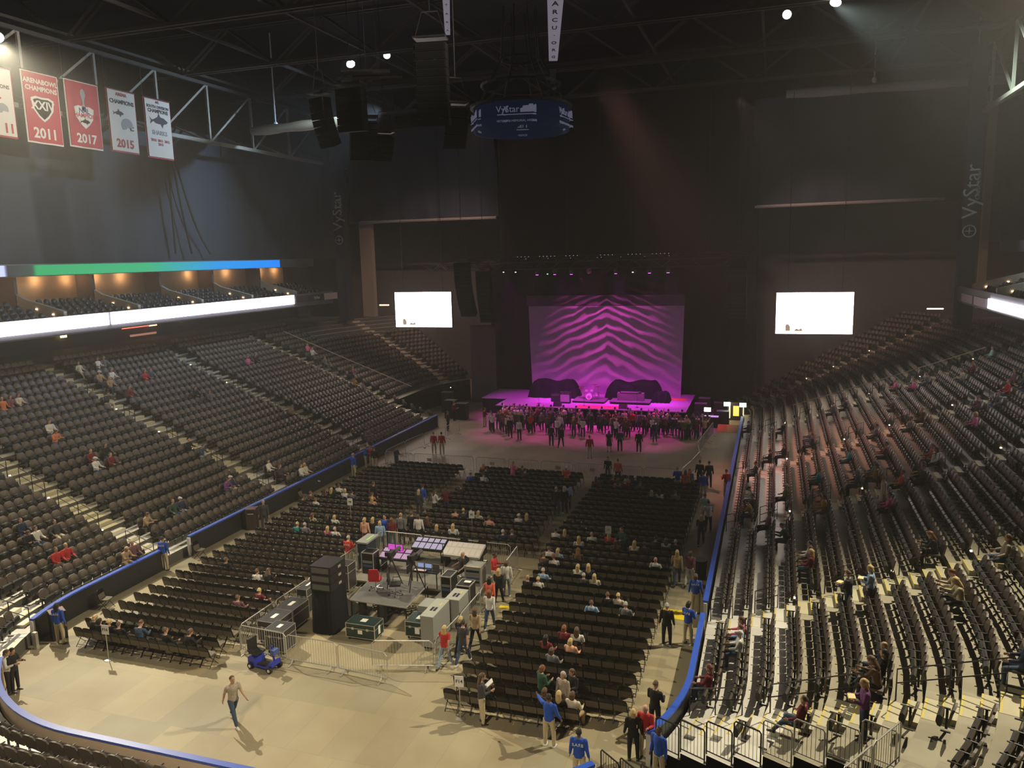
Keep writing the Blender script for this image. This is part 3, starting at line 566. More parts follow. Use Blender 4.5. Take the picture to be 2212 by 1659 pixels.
strap((1201,-40),(1195,130),.92,.50,24,30.2,'pale vertical strap sign with spaced letters above the ring','GRO·UCRATS')
strap((962,-40),(967,74),.42,.30,24,28.5,'narrower pale strap sign seen left of the lettered strap','ARATSY')
a=aty(1194,165,30.4); m=MB(); m.box((a[0],30.4,a[2]),(.32,.1,.8)); tag(m.obj('motor_box',mat('dim grey metal',(.14,.14,.15),.6)),'small grey box under the lettered strap sign','motor')
# ---------------------------------------------------------------- hung loudspeaker clusters
def line_array(p,n,rz,lb,w_=1.25,h_=.36,dp=.6,curve=3.2,t0=0,top=30.1):
    t=thing('line_array',lb,'loudspeaker array',p,rz,'hung loudspeaker arrays'); y=0;z=0;a=R(t0); m=MB(); m.box((0,0,.25),(w_,dp*1.3,.08)); m.obj('flying_frame',BLK,t)
    for i in range(n):
        M=Matrix.Rotation(-a,3,'X'); c=Vector((0,y,z))+M@Vector((0,0,-h_/2)); m=MB(); m.box(c,(w_,dp,h_*.94),M=M); m.box(c+M@Vector((0,dp/2+.01,0)),(w_*.9,.03,h_*.7),1,M=M); m.obj('cabinet',[mat('matte black speaker',(.004,.004,.004),.8,spec=.2),mat('speaker grille',(.004,.004,.004),.9,spec=.1)],t)
        e=M@Vector((0,0,-h_)); y+=e.y; z+=e.z; a+=R(curve)
    m=MB(); [m.tube([(x,0,.25),(x*.5,0,1.4)],.02,4) for x in(-w_/2,w_/2)]; m.tube([(0,0,1.4),(0,0,top-p[2])],.025,4); m.tube([(-w_*.25,0,1.4),(w_*.25,0,1.4)],.03,4); m.obj('chain',BLK,t)
def atcam(px,py,dist):
    d=ray(px,py); return CAM+d*dist
for px,py,D,n,rz,cv,t0,lb in ((690,212,42,7,R(160),3.5,4,'short curved loudspeaker array, leftmost of the hanging clusters'),(757,192,41,6,R(180),1,0,'boxy loudspeaker cluster right of the leftmost hanging array'),(785,262,44,6,R(215),6,18,'tilted loudspeaker array below the boxy hanging cluster'),(830,295,47,4,R(225),6,26,'lowest tilted loudspeaker array of the left hanging clusters'),(930,95,36,10,R(190),1,0,'dark loudspeaker cluster hanging under the narrow strap sign'),(985,235,37,5,R(215),7,16,'dark tilted array below the central speaker cluster')):
    line_array(tuple(atcam(px,py,D)),n,rz,lb,w_=1.5 if 'box' in lb or 'cluster hanging' in lb else 1.1,curve=cv,t0=t0)
for px,py,D,l_,lb in ((790,155,39,2.4,'upper black rigging bar beside the small bright floodlight'),(815,166,39.6,2.5,'lower black rigging bar beside the small bright floodlight')):
    p=atcam(px,py,D); m=MB(); m.tube([(-l_/2,0,0),(l_/2,0,0)],.12,8); m.tube([(0,0,0),(0,0,30.2-p[2])],.02,4); o=m.obj('rigging_bar',BLK,loc=tuple(p)); o.rotation_euler=(0,0,YAW); tag(o,lb,'rigging bar')
p=atcam(769,190,41); m=MB(); rail(m,.8,.08,0,.12,24); tag(m.obj('rigging_ring',BLK,loc=(p[0],p[1],p[2]+.35)),'black ring frame over the boxy loudspeaker cluster','rigging ring')
p=aty(733,262,60); m=MB()
for i in range(5): m.tube([(p[0]-1.1+u*2.2,60,p[2]+.6-(.5+.25*i)*(1-(2*u-1)**2)) for u in np.linspace(0,1,9)],.03,4)
tag(m.obj('cable_bundle',CURTW),'pale looped cables hanging at the left end of the roof truss','cables')
# hanging side cables over the left curtain
m=MB()
for k_,(a,b_) in enumerate((((362,345),(380,548)),((372,345),(415,548)),((378,345),(455,548)))):
    P0=atx(*a,-32.6); P1=atx(*b_,-32.9); pts=[tuple(P0+(P1-P0)*u+np.array([0,0,-.6*math.sin(PI*u)*k_])) for u in np.linspace(0,1,8)]; m.tube(pts,.09,5)
tag(m.obj('cable_bundle',BLK),'black cables hanging down the left curtain below the rightmost banner','cables')
# ---------------------------------------------------------------- side screens
def screen(x0,x1,z0,z1,y,lb):
    t=thing('video_screen',lb,'screen',((x0+x1)/2,y,z0),0,'side video screens'); w_,h_=x1-x0,z1-z0
    MB().box((0,.12,h_/2),(w_+.12,.2,h_+.12)).obj('frame',BLK,t); MB().box((0,-.0,h_/2),(w_,.04,h_)).obj('display',SCREEN,t)
    D=mat('screen dark picture',(0,0,0),.5,em=(.35,.25,.18),es=1.)
    m=MB(); m.prism([(0,0),(.38,0),(.38,.35),(.25,.55),(.1,.58),(0,.45)],.0,.01,frame((-w_/2+.75,-.025,.22),(1,0,0),(0,0,1),(0,-1,0))); m.prism([(0,0),(.7,0),(.6,.25),(.4,.12),(.2,.22)],.0,.01,frame((-w_/2+1.4,-.025,.22),(1,0,0),(0,0,1),(0,-1,0))); m.obj('picture',D,t)
    m=MB(); [m.tube([(x,.1,h_),(x,.1,30-z0)],.03,4) for x in(-w_*.35,w_*.35)]; m.obj('hanging_cable',BLK,t)
screen(-19.25,-13.45,8.38,11.68,52,'glowing white video screen left of the stage')
screen(15.4,21.25,8.0,11.35,52,'glowing white video screen right of the stage')
for s_,x in ((-1,-16.3),(1,18.3)): lamp('screen_glow','AREA',(x,51.6,9.9),420,(1,.72,.62),(x*.6,20,2),(5.5,3.1))
# ---------------------------------------------------------------- stage
MAG=(1,.10,.85)
t=thing('stage','low concert stage with black skirt and pale deck washed magenta','stage',(0,54,0))
stp=mat('stage deck vinyl',(.36,.30,.36),.35,noise=.05)
m=MB(); m.box2((-8.6,-4.,1.42),(8.4,4.5,1.5)); m.box2((-11.2,-.6,1.42),(-8.6,4.5,1.499)); m.obj('deck',stp,t)
m=MB(); m.box2((-8.55,-3.95,0),(8.35,4.4,1.42)); m.box2((-11.15,-.55,0),(-8.6,4.4,1.42)); m.obj('skirt',BLKCLOTH,t)
m=MB(); m.box2((-1.2,-3.9,1.5),(2.6,-2.6,1.515)); m.obj('rug',mat('red rug',(.55,.08,.10),.9),t)
m=MB(); m.box2((6.4,1.4,1.5),(7.9,2.2,1.52)); m.obj('rug',mat('orange rug',(.7,.2,.05),.9),t)
t=thing('stage_backdrop','pale stage backdrop curtain carrying a pink chevron light pattern','backdrop',(0,57.2,1.5))
m=MB(); xs=np.linspace(-7.5,7.45,60); V=[]
for x in xs:
    f=1-.035; V+= [(x*.965,.10*math.sin(x*2.1),0),(x*.985,.08*math.sin(x*2.1),4.3),(x,.05*math.sin(x*2.1),8.5)]
m.add(V,[(3*i+j,3*i+3+j,3*i+4+j,3*i+1+j) for i in range(len(xs)-1) for j in (0,1)]); m.obj('curtain',mat('pale mauve cloth',(.33,.27,.34),.9,spec=.1),t,True)
MB().box2((-7.6,-.25,8.55),(7.5,-.1,9.5)).obj('valance',mat('dark mauve cloth',(.07,.05,.07),.9),t)
BS=mat('black stage cloth',(.014,.012,.014),.95,spec=.05)
def cloth(name,lb,cat,x0,x1,y,z0,z1,fold=.12,fr=2.,along='x',mm=BS):
    m=MB(); xs=np.linspace(x0,x1,max(4,int(abs(x1-x0)*4))); V=[]
    for x in xs:
        o=fold*math.sin(x*fr); V+= ([(x,y+o,z0),(x,y+o*.7,z1)] if along=='x' else [(y+o,x,z0),(y+o*.7,x,z1)])
    m.add(V,[(2*i,2*i+2,2*i+3,2*i+1) for i in range(len(xs)-1)]); return tag(m.obj(name,mm,smooth=True),lb,cat)
cloth('drape','huge black drape hanging behind and above the whole stage','drape',-12.8,13.4,64.5,0,31)
cloth('drape','black side drape closing the left wing of the stage','drape',-12.6,-7.8,60.5,0,14)
cloth('drape','black side drape closing the right wing of the stage','drape',7.8,11.4,59.5,0,14)
cloth('drape','brownish masking drape left of the stage under the speaker tower','drape',-14.2,-11.5,58.5,0,8.0,mm=mat('brown drape',(.08,.06,.055),.95))
t=thing('lighting_truss','long black lighting truss above the stage front','truss',(0,51,13.6))
m=MB(); boxtruss(m,(-15.5,0,.35),(12.6,0,.35),.6,.6,.04,.8); boxtruss(m,(-13,5,.9),(12,5,.9),.5,.5,.04,1.); m.obj('frame',BLK,t)
m=MB(); [m.tube([(x,0,.9),(x,0,16.4)],.02,4) for x in(-14,-8,-2,4,10)]; m.obj('chain',BLK,t)
DOT=mat('tiny indicator lamp',(0,0,0),.5,em=(.9,.9,1),es=4); PUR=mat('purple lamp lens',(0,0,0),.5,em=(.8,.12,.95),es=9); GRN=mat('green lamp',(0,0,0),.5,em=(.1,1,.4),es=4)
gd=MB()
for x in np.arange(-6.5,7.6,.34):
    if int(x*1.3)%3: gd.box((x,.0,1.15),(.05,.05,.05))
    if int(x*2)%4==1: gd.box((x,.3,.95),(.05,.05,.04))
gd.obj('reflection_dots',mat('dim dots',(0,0,0),.5,em=(.8,.8,.9),es=.5),t)['kind']='stuff'  # glowing specks stand in for tiny reflections above the truss
for px,c in ((1003,DOT),(1088,DOT),(1114,DOT),(1367,DOT),(1183,GRN)):
    a=aty(px,588 if c is DOT else 592,50.7); MB().lathe([(.05,-.03),(.07,0),(.05,.03)],8,(a[0],-.35,a[2]-13.6)).obj('marker_lamp',c,t)
for i,px in enumerate((1160,1198,1234,1272,1330,1370,1403,1443)):
    a=aty(px,584,51); z=13.35; lit=i not in (3,5)
    f=thing('moving_light','%s moving-head stage light from the left on the stage truss'%ordn(i+1),'stage light',(a[0],51,z),0,'moving-head lights on the stage truss')
    MB().box((0,0,.24),(.34,.3,.12)).obj('base',BLK,f); m=MB(); m.box((-.17,0,.05),(.04,.12,.34)); m.box((.17,0,.05),(.04,.12,.34)); m.obj('yoke',BLK,f)
    MB().lathe([(.10,.18),(.15,.1),(.15,-.12),(.13,-.2)],12).obj('head',BLK,f); MB().lathe([(.12,-.205),(.12,-.215)],12).obj('lens',PUR if lit else BLK,f)
    lamp('stage_beam','SPOT',(a[0],51,z-.25),6500 if lit else 1500,(.75,.06,.9),(a[0],53.5,1.5),.06,24,1.)
for x in (-7,-2,3,7.5): lamp('stage_wash','SPOT',(x,49.2,13.3),6000,(.95,.03,.9),(x*.8,52.6,1.5),.3,58,.7)
for x in (-5.5,0,5.5): lamp('stage_front_wash','SPOT',(x,52,13.3),4200,(1,.07,.62),(x,46.2,0),.3,36,.7)
for x in (-1.6,.2,1.6,-5,5): lamp('uplight','SPOT',(x,56.2,1.65),45,(1,.08,.85),(x,57.2,4.2),.1,80,1)
# gobo projector: chevron bands thrown on the backdrop
gb=lamp('gobo_light','SPOT',(.2,47,13.0),3000,(1,.07,.66),(.2,57.2,6.0),.02,95,1.); l=gb.data; l.use_nodes=True; nt=l.node_tree; em=nt.nodes['Emission']
tc=nt.nodes.new('ShaderNodeTexCoord'); sp=nt.nodes.new('ShaderNodeSeparateXYZ'); nt.links.new(tc.outputs['Normal'],sp.inputs[0])
def mth(op,a,b=None,c=None):
    n=nt.nodes.new('ShaderNodeMath'); n.operation=op
    for i,v in enumerate((a,b,c)):
        if v is None: continue
        if isinstance(v,(int,float)): n.inputs[i].default_value=v
        else: nt.links.new(v,n.inputs[i])
    return n.outputs[0]
zz=mth('MULTIPLY',sp.outputs[2],-1.); xx=mth('DIVIDE',sp.outputs[0],zz); yy=mth('DIVIDE',sp.outputs[1],zz)
v=mth('ADD',yy,mth('MULTIPLY',mth('ABSOLUTE',xx),.42)); wv=nt.nodes.new('ShaderNodeTexNoise'); wv.inputs['Scale'].default_value=1; wv.inputs['Detail'].default_value=3
cb=nt.nodes.new('ShaderNodeCombineXYZ'); nt.links.new(mth('MULTIPLY',v,9.),cb.inputs[0]); nt.links.new(mth('MULTIPLY',xx,6.),cb.inputs[1]); nt.links.new(cb.outputs[0],wv.inputs['Vector'])
sn=mth('SINE',mth('ADD',mth('MULTIPLY',v,88.),mth('MULTIPLY',wv.outputs[0],11.)))
win=mth('MULTIPLY',mth('SUBTRACT',1.,mth('MINIMUM',1.,mth('POWER',mth('MULTIPLY',mth('ABSOLUTE',xx),1.75),3.))),wv.outputs[0])
nt.links.new(mth('MULTIPLY',mth('MULTIPLY',mth('MAXIMUM',mth('ADD',sn,.15),0.02)  ,win),4.2),em.inputs['Strength'])
# covered gear, risers, drum kit, amps
COV=mat('black gear cover',(.005,.004,.006),.9,spec=.1)
def covered(x0,x1,y0,y1,h,lb,seed):
    r_=random.Random(seed); nx,ny=26,8; V=[]
    for i in range(nx+1):
        for j in range(ny+1):
            u,v=i/nx,j/ny; e=min(1,min(u,1-u)*7)*min(1,min(v,1-v)*4); hh=h*(.9+.06*math.sin(u*7+seed)+.04*math.sin(u*17+seed*2)); V.append((x0+(x1-x0)*u,y0+(y1-y0)*v+.08*math.sin(u*30),hh*(e**.45)))
    m=MB(); m.add(V,[(i*(ny+1)+j,(i+1)*(ny+1)+j,(i+1)*(ny+1)+j+1,i*(ny+1)+j+1) for i in range(nx) for j in range(ny)]); return tag(m.obj('covered_gear',COV,smooth=True,loc=(0,0,1.51)),lb,'covered equipment')
covered(-6.9,-2.0,54.2,56.4,1.75,'long band gear under a black cover at stage left of the drums',1)
covered(.5,5.8,54.2,56.4,1.85,'band gear under a black cover right of the drums',2)
covered(4.9,6.6,53.6,55.4,.95,'lower covered hump at the right end of the covered gear',4)
CHROME=mat('chrome',(.7,.7,.7),.15,1); SHELL=mat('sparkle drum shell',(.35,.32,.36),.3); SKIN_D=mat('drum head',(.75,.7,.7),.5); BRASS=mat('cymbal brass',(.7,.5,.2),.25,1)
def cylx(mb,c,r,l,axis=(0,1,0),n=18,m=0):
    a=Vector(axis).normalized()*l/2; c=Vector(c); mb.tube([c-a,c+a],r,n,m)
t=thing('drum_riser','small black drum riser at the middle of the stage','riser',(-.55,53.6,1.5)); MB().box((0,0,.15),(3.0,2.4,.06)).obj('deck',DECK,t); MB().box((0,0,.06),(2.95,2.35,.12)).obj('skirt',BLKCLOTH,t)
t=thing('drum_kit','drum kit with printed round bass drum head on its riser','drum kit',(-.6,53.5,1.68))
m=MB(); cylx(m,(0,-.3,.3),.30,.42); m.obj('bass_drum',SHELL,t); m=MB(); cylx(m,(0,-.52,.3),.28,.01); m.obj('bass_drum_head',SKIN_D,t); m=MB(); cylx(m,(0,-.53,.3),.15,.01); m.obj('printed_badge',GRAYP,t)
for x,y,z,r_,l_ in ((-.28,-.15,.78,.16,.2),(.2,-.15,.8,.17,.22),(.62,.15,.42,.22,.4),(-.6,.2,.6,.19,.16)):
    m=MB(); cylx(m,(x,y,z),r_,l_,(0,.3,1)); m.obj('tom_drum',SHELL,t)
for x,y,z in ((-.75,-.05,1.15),(.75,-.1,1.2),(.35,.4,1.3),(-.95,.3,.95)):
    m=MB(); m.lathe([(.02,.03),(.08,.02),(.25,0),(.24,-.004)],20,(x,y,z)); m.obj('cymbal',BRASS,t); m=MB(); m.tube([(x,y,0),(x,y,z+.03)],.014,5); m.obj('cymbal_stand',CHROME,t)
t=thing('drum_riser','black riser carrying a percussion rack right of the drums','riser',(3.2,53.3,1.5)); MB().box((0,0,.2),(3.6,1.8,.06)).obj('deck',DECK,t); MB().box((0,0,.08),(3.5,1.7,.16)).obj('skirt',BLKCLOTH,t)
t=thing('keyboard_rack','boxy keyboard and amp rack on the right riser','keyboard rack',(3.2,53.3,1.73)); m=MB(); m.box((0,0,.35),(2.4,.5,.7)); m.obj('cabinet',mat('tweed cabinet',(.12,.10,.10),.7),t); m=MB(); m.box((0,-.1,.78),(1.9,.35,.12)); m.obj('keyboard',BLK,t); m=MB(); [m.box((x,-.27,.79),(.05,.02,.06)) for x in np.arange(-.8,.8,.1)]; m.obj('keys',WHITE,t)
def amp(x,y,w_,h_,lb,c):
    t=thing('guitar_amp',lb,'amplifier',(x,y,1.5)); MB().box((0,0,h_/2+.05),(w_,.4,h_)).obj('cabinet',BLK,t); MB().box((0,-.205,h_*.45+.05),(w_*.88,.02,h_*.66)).obj('grille_cloth',c,t); MB().box((0,-.205,h_*.9+.03),(w_*.88,.02,h_*.12)).obj('control_panel',CHROME,t); MB().tube([(-.12,0,h_+.05),(-.1,0,h_+.1),(.1,0,h_+.1),(.12,0,h_+.05)],.012,5).obj('handle',BLK,t)
amp(-3.6,52.6,.85,.65,'low black guitar amplifier left of the drums',BLK); amp(-2.55,52.0,.95,1.0,'tall guitar amplifier with pale diamond grille left of the drums',mat('silver grille',(.35,.33,.35),.6))
def micstand(x,y,z0,lb,h_=1.5):
    t=thing('microphone_stand',lb,'microphone stand',(x,y,z0)); m=MB(); m.lathe([(.16,0),(.16,.02),(.03,.04)],12); m.obj('base',BLK,t); MB().tube([(0,0,.02),(0,0,h_)],.013,6).obj('pole',BLK,t); MB().tube([(0,0,h_),(0,-.12,h_+.08)],[.018,.03],6).obj('microphone',BLK,t)
micstand(-4.9,51.4,1.5,'microphone stand at the left front of the stage'); micstand(-.6,51.1,1.5,'microphone stand at the centre front of the stage'); micstand(4.1,51.3,1.5,'microphone stand at the right front of the stage')
for x in (-2.9,3.0):
    t=thing('stage_monitor','black wedge monitor %s on the stage lip'%('left of centre' if x<0 else 'right of centre'),'stage monitor',(x,50.5,1.5)); MB().prism([(-.28,0),(.28,0),(.2,.36),(-.1,.36)],-.35,.35,frame((0,0,0),(0,1,0),(0,0,1),(1,0,0))).obj('cabinet',BLK,t); m=MB(); m.box((0,.26,.2),(.6,.02,.26)); m.obj('grille',mat('speaker grille',(.008,.008,.008),.8),t)
for x in np.arange(-8.0,8.2,1.15):
    m=MB(); m.box((0,0,.07),(.16,.12,.14)); m.box((0,.02,.16),(.1,.06,.05)); o=m.obj('lip_light',BLK,loc=(x,50.15,1.5)); tag(o,'small black lip light on the stage edge, %s from the left'%ordn(int(round((x+8)/1.15))+1),'lip light',group='lip lights on the stage edge')
line_array((-11.1,49.2,14.4),14,R(180),'large curved black main loudspeaker array left of the stage',w_=1.4,h_=.36,curve=2.6)
line_array((-9.4,50.0,13.6),13,R(180),'black side loudspeaker array beside the left main array',w_=1.3,h_=.36,curve=2.0)
line_array((12.4,49.8,14.2),14,R(180),'large curved black main loudspeaker array right of the stage',w_=1.4,h_=.36,curve=2.6)
# monitor world at the right wing
def prop(name,lb,cat,parts,loc,rz=0,group=None):
    t=thing(name,lb,cat,loc,rz,group)
    for nm,mb,mm in parts: mb.obj(nm,mm,t)
    return t
LY=mat('work light glow',(0,0,0),.5,em=(1,.85,.4),es=7); LW=mat('monitor glow',(0,0,0),.5,em=(.8,.9,1),es=5)
prop('mixing_desk','stage-side mixing desk with glowing meters right of the stage','mixing desk',[('cabinet',MB().box((0,0,.45),(1.6,.8,.9)),BLK),('meters',MB().box((0,-.1,.95),(1.4,.5,.03)),mat('purple meters',(0,0,0),.5,em=(.6,.3,.8),es=1.2))],(10.3,51.5,0))
for i,(x,y,z) in enumerate(((10.0,52.5,1.3),(11.6,53.2,1.7),(12.9,53.6,1.6))):
    prop('monitor','small glowing computer monitor in the right stage wing, %s from left'%ordn(i+1),'monitor',[('housing',MB().box((0,.03,z),(.62,.05,.42)),BLK),('screen',MB().box((0,0,z),(.56,.01,.36)),LW),('post',MB().box((0,.04,z/2),(.06,.06,z)),BLK)],(x,y,0))
prop('work_light','yellow-lit open wardrobe case with tube lights right of the stage','work light case',[('case',MB().box((0,.4,.8),(1.5,.7,1.6)),CASE),('tube_light',MB().box((-.55,.0,.9),(.08,.05,1.4)),LY),('tube_light',MB().box((.6,.0,.8),(.06,.05,1.2)),LY),('shelf_light',MB().box((0,.02,.85),(.5,.05,.9)),mat('warm shelf glow',(0,0,0),.5,em=(.8,.6,.12),es=1.6))],(12.3,54.6,0))
lamp('work_light','POINT',(11.9,53.8,1.8),40,(1,.8,.4),size=.2)
for i,(x,y,h_) in enumerate(((9.4,57,1.5),(10.8,56.6,1.2),(9.2,55.3,1.3),(-13.2,50.5,1.7),(-12.0,50.2,1.5),(-14.6,53,2.0),(11.3,52.6,1.2))):
    prop('road_case','dark road case in the stage wing, %s of seven from left to right'%ordn(sorted([-14.6,-13.2,-12.0,9.4,9.2,10.8,11.3]).index(x)+1),'road case',[('body',MB().box((0,0,h_/2),(1.05,.75,h_)),BLK),('lid_edge',MB().box((0,0,h_+.01),(1.07,.77,.03)),mat('dull edge',(.15,.15,.15),.5))],(x,y,0))
prop('ramp','orange ramp at the end of the right walkway','ramp',[('plate',MB().add([(-.9,-.8,.02),(.9,-.8,.02),(.9,.8,.35),(-.9,.8,.35),(-.9,.8,0),(.9,.8,0)],[(0,1,2,3),(3,2,5,4),(0,3,4),(1,5,2)]),mat('orange ramp paint',(.75,.20,.05),.6))],(11.9,50.3,0))
m=MB(); m.box2((-.6,-.45,.004),(.6,.45,.012)); prop('floor_mat','yellow cable mat beside the right aisle gate','mat',[('sheet',m,mat('yellow mat vinyl',(.80,.62,.02),.6))],(11.75,14.85,0))
m=MB(); m.box2((-.35,-.12,.004),(.35,.12,.02)); prop('floor_mat','small yellow cable cover beside the mixing enclosure gate','mat',[('sheet',m,MATS['yellow mat vinyl'])],(4.75,13.6,0))
# ---------------------------------------------------------------- floor chairs
def chair_parts(simple=False):
    P=[]
    o=[(-.205,.44),(-.215,.58),(-.21,.70),(.21,.70),(.215,.58),(.205,.44)]; n=len(o)
    y=lambda z,o_:-.20-(z-.45)*.22+o_
    m=MB(); m.add([(x,y(z,.012),z) for x,z in o]+[(x,y(z,-.02),z) for x,z in o],[tuple(range(n)),tuple(range(2*n-1,n-1,-1))]+[((i+1)%n,i,n+i,n+(i+1)%n) for i in range(n)]); P.append(('backrest',m,CHB)); o=[(-.215,.69),(-.21,.78),(-.14,.85),(.14,.85),(.21,.78),(.215,.69)]; n=len(o); m=MB(); m.add([(x,y(z,.02),z) for x,z in o]+[(x,y(z,-.03),z) for x,z in o],[tuple(range(n)),tuple(range(2*n-1,n-1,-1))]+[((i+1)%n,i,n+i,n+(i+1)%n) for i in range(n)]); P.append(('top_band',m,CH))
    m=MB(); m.prism([(-.21,-.19),(.21,-.19),(.20,.14),(.13,.20),(-.13,.20),(-.20,.14)],.42,.47,Matrix.Identity(4)); P.append(('seat',m,CHB))
    if simple:
        m=MB(); m.tube([(-.225,-.21,.5),(-.215,-.285,.80),(-.14,-.295,.855),(.14,-.295,.855),(.215,-.285,.80),(.225,-.21,.5)],.022,4)
        for s in(-1,1): m.tube([(s*.225,-.22,.5),(s*.225,.20,0)],.014,3,cap=False); m.tube([(s*.225,.12,.42),(s*.225,-.26,0)],.014,3,cap=False)
        P.append(('frame',m,CH)); return P
    m=MB(); m.tube([(-.228,-.16,.40),(-.222,-.23,.62),(-.212,-.285,.79),(-.17,-.295,.84),(-.1,-.297,.86),(.1,-.297,.86),(.17,-.295,.84),(.212,-.285,.79),(.222,-.23,.62),(.228,-.16,.40)],.020,6); P.append(('back_frame',m,CH))
    for s in(-1,1):
        m=MB(); m.tube([(s*.228,-.16,.41),(s*.228,.21,.0)],.013,5); P.append(('leg',m,CH))
        m=MB(); m.tube([(s*.21,.13,.42),(s*.21,-.26,.0)],.013,5); P.append(('leg',m,CH))
    m=MB(); m.tube([(-.228,.15,.07),(.228,.15,.07)],.010,4); m.tube([(-.21,-.2,.09),(.21,-.2,.09)],.010,4); P.append(('stretcher',m,CH))
    return P
CP=chair_parts(True); cv=[];cf=[];cm=[]
for i,(nm,m,_) in enumerate(CP):
    o=len(cv); cv+=m.v; cf+=[tuple(o+j for j in f) for f in m.f]; cm+=[i]*len(m.f)
CHRS=[]
for i in range(32):
    y=5.68+.851*i+.25
    rows=[('left',-10.6 if i!=0 else -10.4,14 if i<31 else 0,.0),('right',5.45 if i<15 else 5.1,13 if i<16 else 14,0.)]
    if i>=16: rows.append(('middle',-2.9,15 if i>17 else 16,0.))
    for nm,x0,n,_ in rows:
        if nm=='right' and i==0: n=10
        if nm=='left' and i==1 : pass
        if nm=='left' and i>=16: x0-=.15
        if i>=30 and nm=='left': x0+=1.3; n=11
        for j in range(n): CHRS.append((x0+.457*j,y+(.10 if nm=='left' and i==0 else 0),0,rnd.uniform(-.03,.03),nm,i,j))
CHRS=[c for c in CHRS if proj((c[0],c[1],.5))[1]<1665]
dist=lambda c:proj((c[0],c[1],.5))[2]
CHRS.sort(key=dist); nearc=CHRS[:298]; restc=CHRS[298:]
so=link('folding_chairs',arr_mesh('folding_chairs',[(cv,cf,cm,restc)],[CHB,CH,CHB,CH]))
tag(so,'hundreds more black folding chairs in straight rows farther back on the floor','chairs',group='black folding chairs on the floor',kind='stuff')
c0=None
for c in nearc:
    lb='black folding chair, %s from the left in the %s row of the %s block'%(ordn(c[6]+1),ordn(c[5]+1),{'left':'far left','right':'right-hand','middle':'middle'}[c[4]])
    if c0 is None:
        c0=thing('folding_chair',lb,'chair',c[:3],c[3],'black folding chairs on the floor')
        for nm,m,mm in chair_parts(): m.obj(nm,mm,c0)
    else: dup(c0,c[:3],c[3],lb)
for x,y,rz,lb in ((-12.2,8.9,R(-80),'lone black folding chair against the left dasher boards'),(-12.3,24.4,R(-90),'lone dark folding chair by the boards beyond the tall bin'),(-12.2,14.9,R(-90),'black folding chair beside the left gate post')): dup(c0,(x,y,0),rz,lb,group='single chairs along the boards')
# ---------------------------------------------------------------- crowd barricades
B0=None
def barricade(a,b,lb,grp):
    global B0
    a=Vector((*a,0)); b=Vector((*b,0)); L=(b-a).length; rz=math.atan2(b.y-a.y,b.x-a.x); mid=(a+b)/2
    if B0 is None:
        B0=thing('barricade',lb,'barricade',(0,0,0),0,grp); h=1.12
        MB().tube([(-1.12,0,.16),(-1.12,0,1.0),(-1.0,0,h),(1.0,0,h),(1.12,0,1.0),(1.12,0,.16),(-1.12,0,.16)],.021,6).obj('frame',STEEL,B0)
        for k in range(19): MB().tube([(-1.0+k*.111,0,.16),(-1.0+k*.111,0,h)],.008,4).obj('bar',STEEL,B0)
        for x in(-.85,.85): MB().tube([(x,-.3,.012),(x,-.1,.05),(x,0,.17),(x,.1,.05),(x,.3,.012)],.022,5).obj('foot',STEEL,B0)
        r=B0; r.location=mid; r.rotation_euler=(0,0,rz)
    else: r=dup(B0,mid,rz,lb,group=grp)
    r.scale=(L/2.26,1,1); return r
FG='steel barricades across the floor'; MG='steel barricades around the mixing area'
far=[(833,1004),(948,1010),(1000,1013),(1063,1018),(1141,1026),(1219,1034),(1306,1043),(1391,1050)]
xs=[-11.25,-8.95,-6.6,-4.2,-1.85,.5,2.85,5.2,7.5]
for i,x in enumerate(xs):
    r=barricade((x+.04,33.3),(x+2.26,33.3),'%s barricade from the left in the row dividing chairs and open floor'%ordn(i+1),FG)
    if i in (1,3,5,6): 
        MB().box((.1,-.03,.72),(.35,.01,.22)).obj('sign_plate',STEEL,r)
lw=[(-11.3,33.6),(-11.2,36.6),(-10.9,39.4),(-10.2,42.0),(-10.,44.6)]
for i in range(4): barricade(lw[i],lw[i+1],'%s barricade of the line along the left of the open floor'%ordn(i+1),FG)
rw=[(9.9,33.4),(10.3,35.8),(10.6,38.2),(10.2,40.8),(10.4,43.3),(10.6,45.8),(10.8,48.2)]
for i in range(6): barricade(rw[i],rw[i+1],'%s barricade of the line along the right walkway'%ordn(i+1),FG)
for (a,b,lb) in (((-3.95,7.2),(-1.75,7.05),'front left barricade of the mixing area, behind the blue scooter'),((-1.75,7.0),(.45,6.95),'front middle barricade of the mixing area'),((.5,6.95),(2.6,6.75),'front barricade of the mixing area jutting toward the near end'),((1.6,7.45),(3.8,8.05),'angled barricade behind the jutting front barricade'),
    ((-3.9,7.2),(-3.85,9.4),'nearest side barricade left of the mixing area'),((-3.85,9.4),(-3.8,11.7),'second side barricade left of the mixing area'),((-3.8,11.7),(-3.75,14.),'third side barricade left of the mixing area'),((-3.75,14.),(-3.65,16.2),'fourth side barricade left of the mixing area'),((-3.65,16.2),(-3.5,18.1),'farthest side barricade left of the mixing area'),
    ((3.85,8.1),(3.95,10.3),'nearest side barricade right of the mixing area'),((3.95,10.3),(3.95,12.5),'second side barricade right of the mixing area'),((3.95,12.5),(3.9,14.2),'third side barricade right of the mixing area'),((3.95,15.7),(3.85,17.9),'farthest side barricade right of the mixing area'),
    ((-3.4,18.1),(-1.2,18.05),'rear left barricade of the mixing area'),((-1.2,18.0),(1.1,17.95),'rear middle barricade of the mixing area'),((1.1,17.95),(3.5,17.9),'rear right barricade of the mixing area')): barricade(a,b,lb,MG)
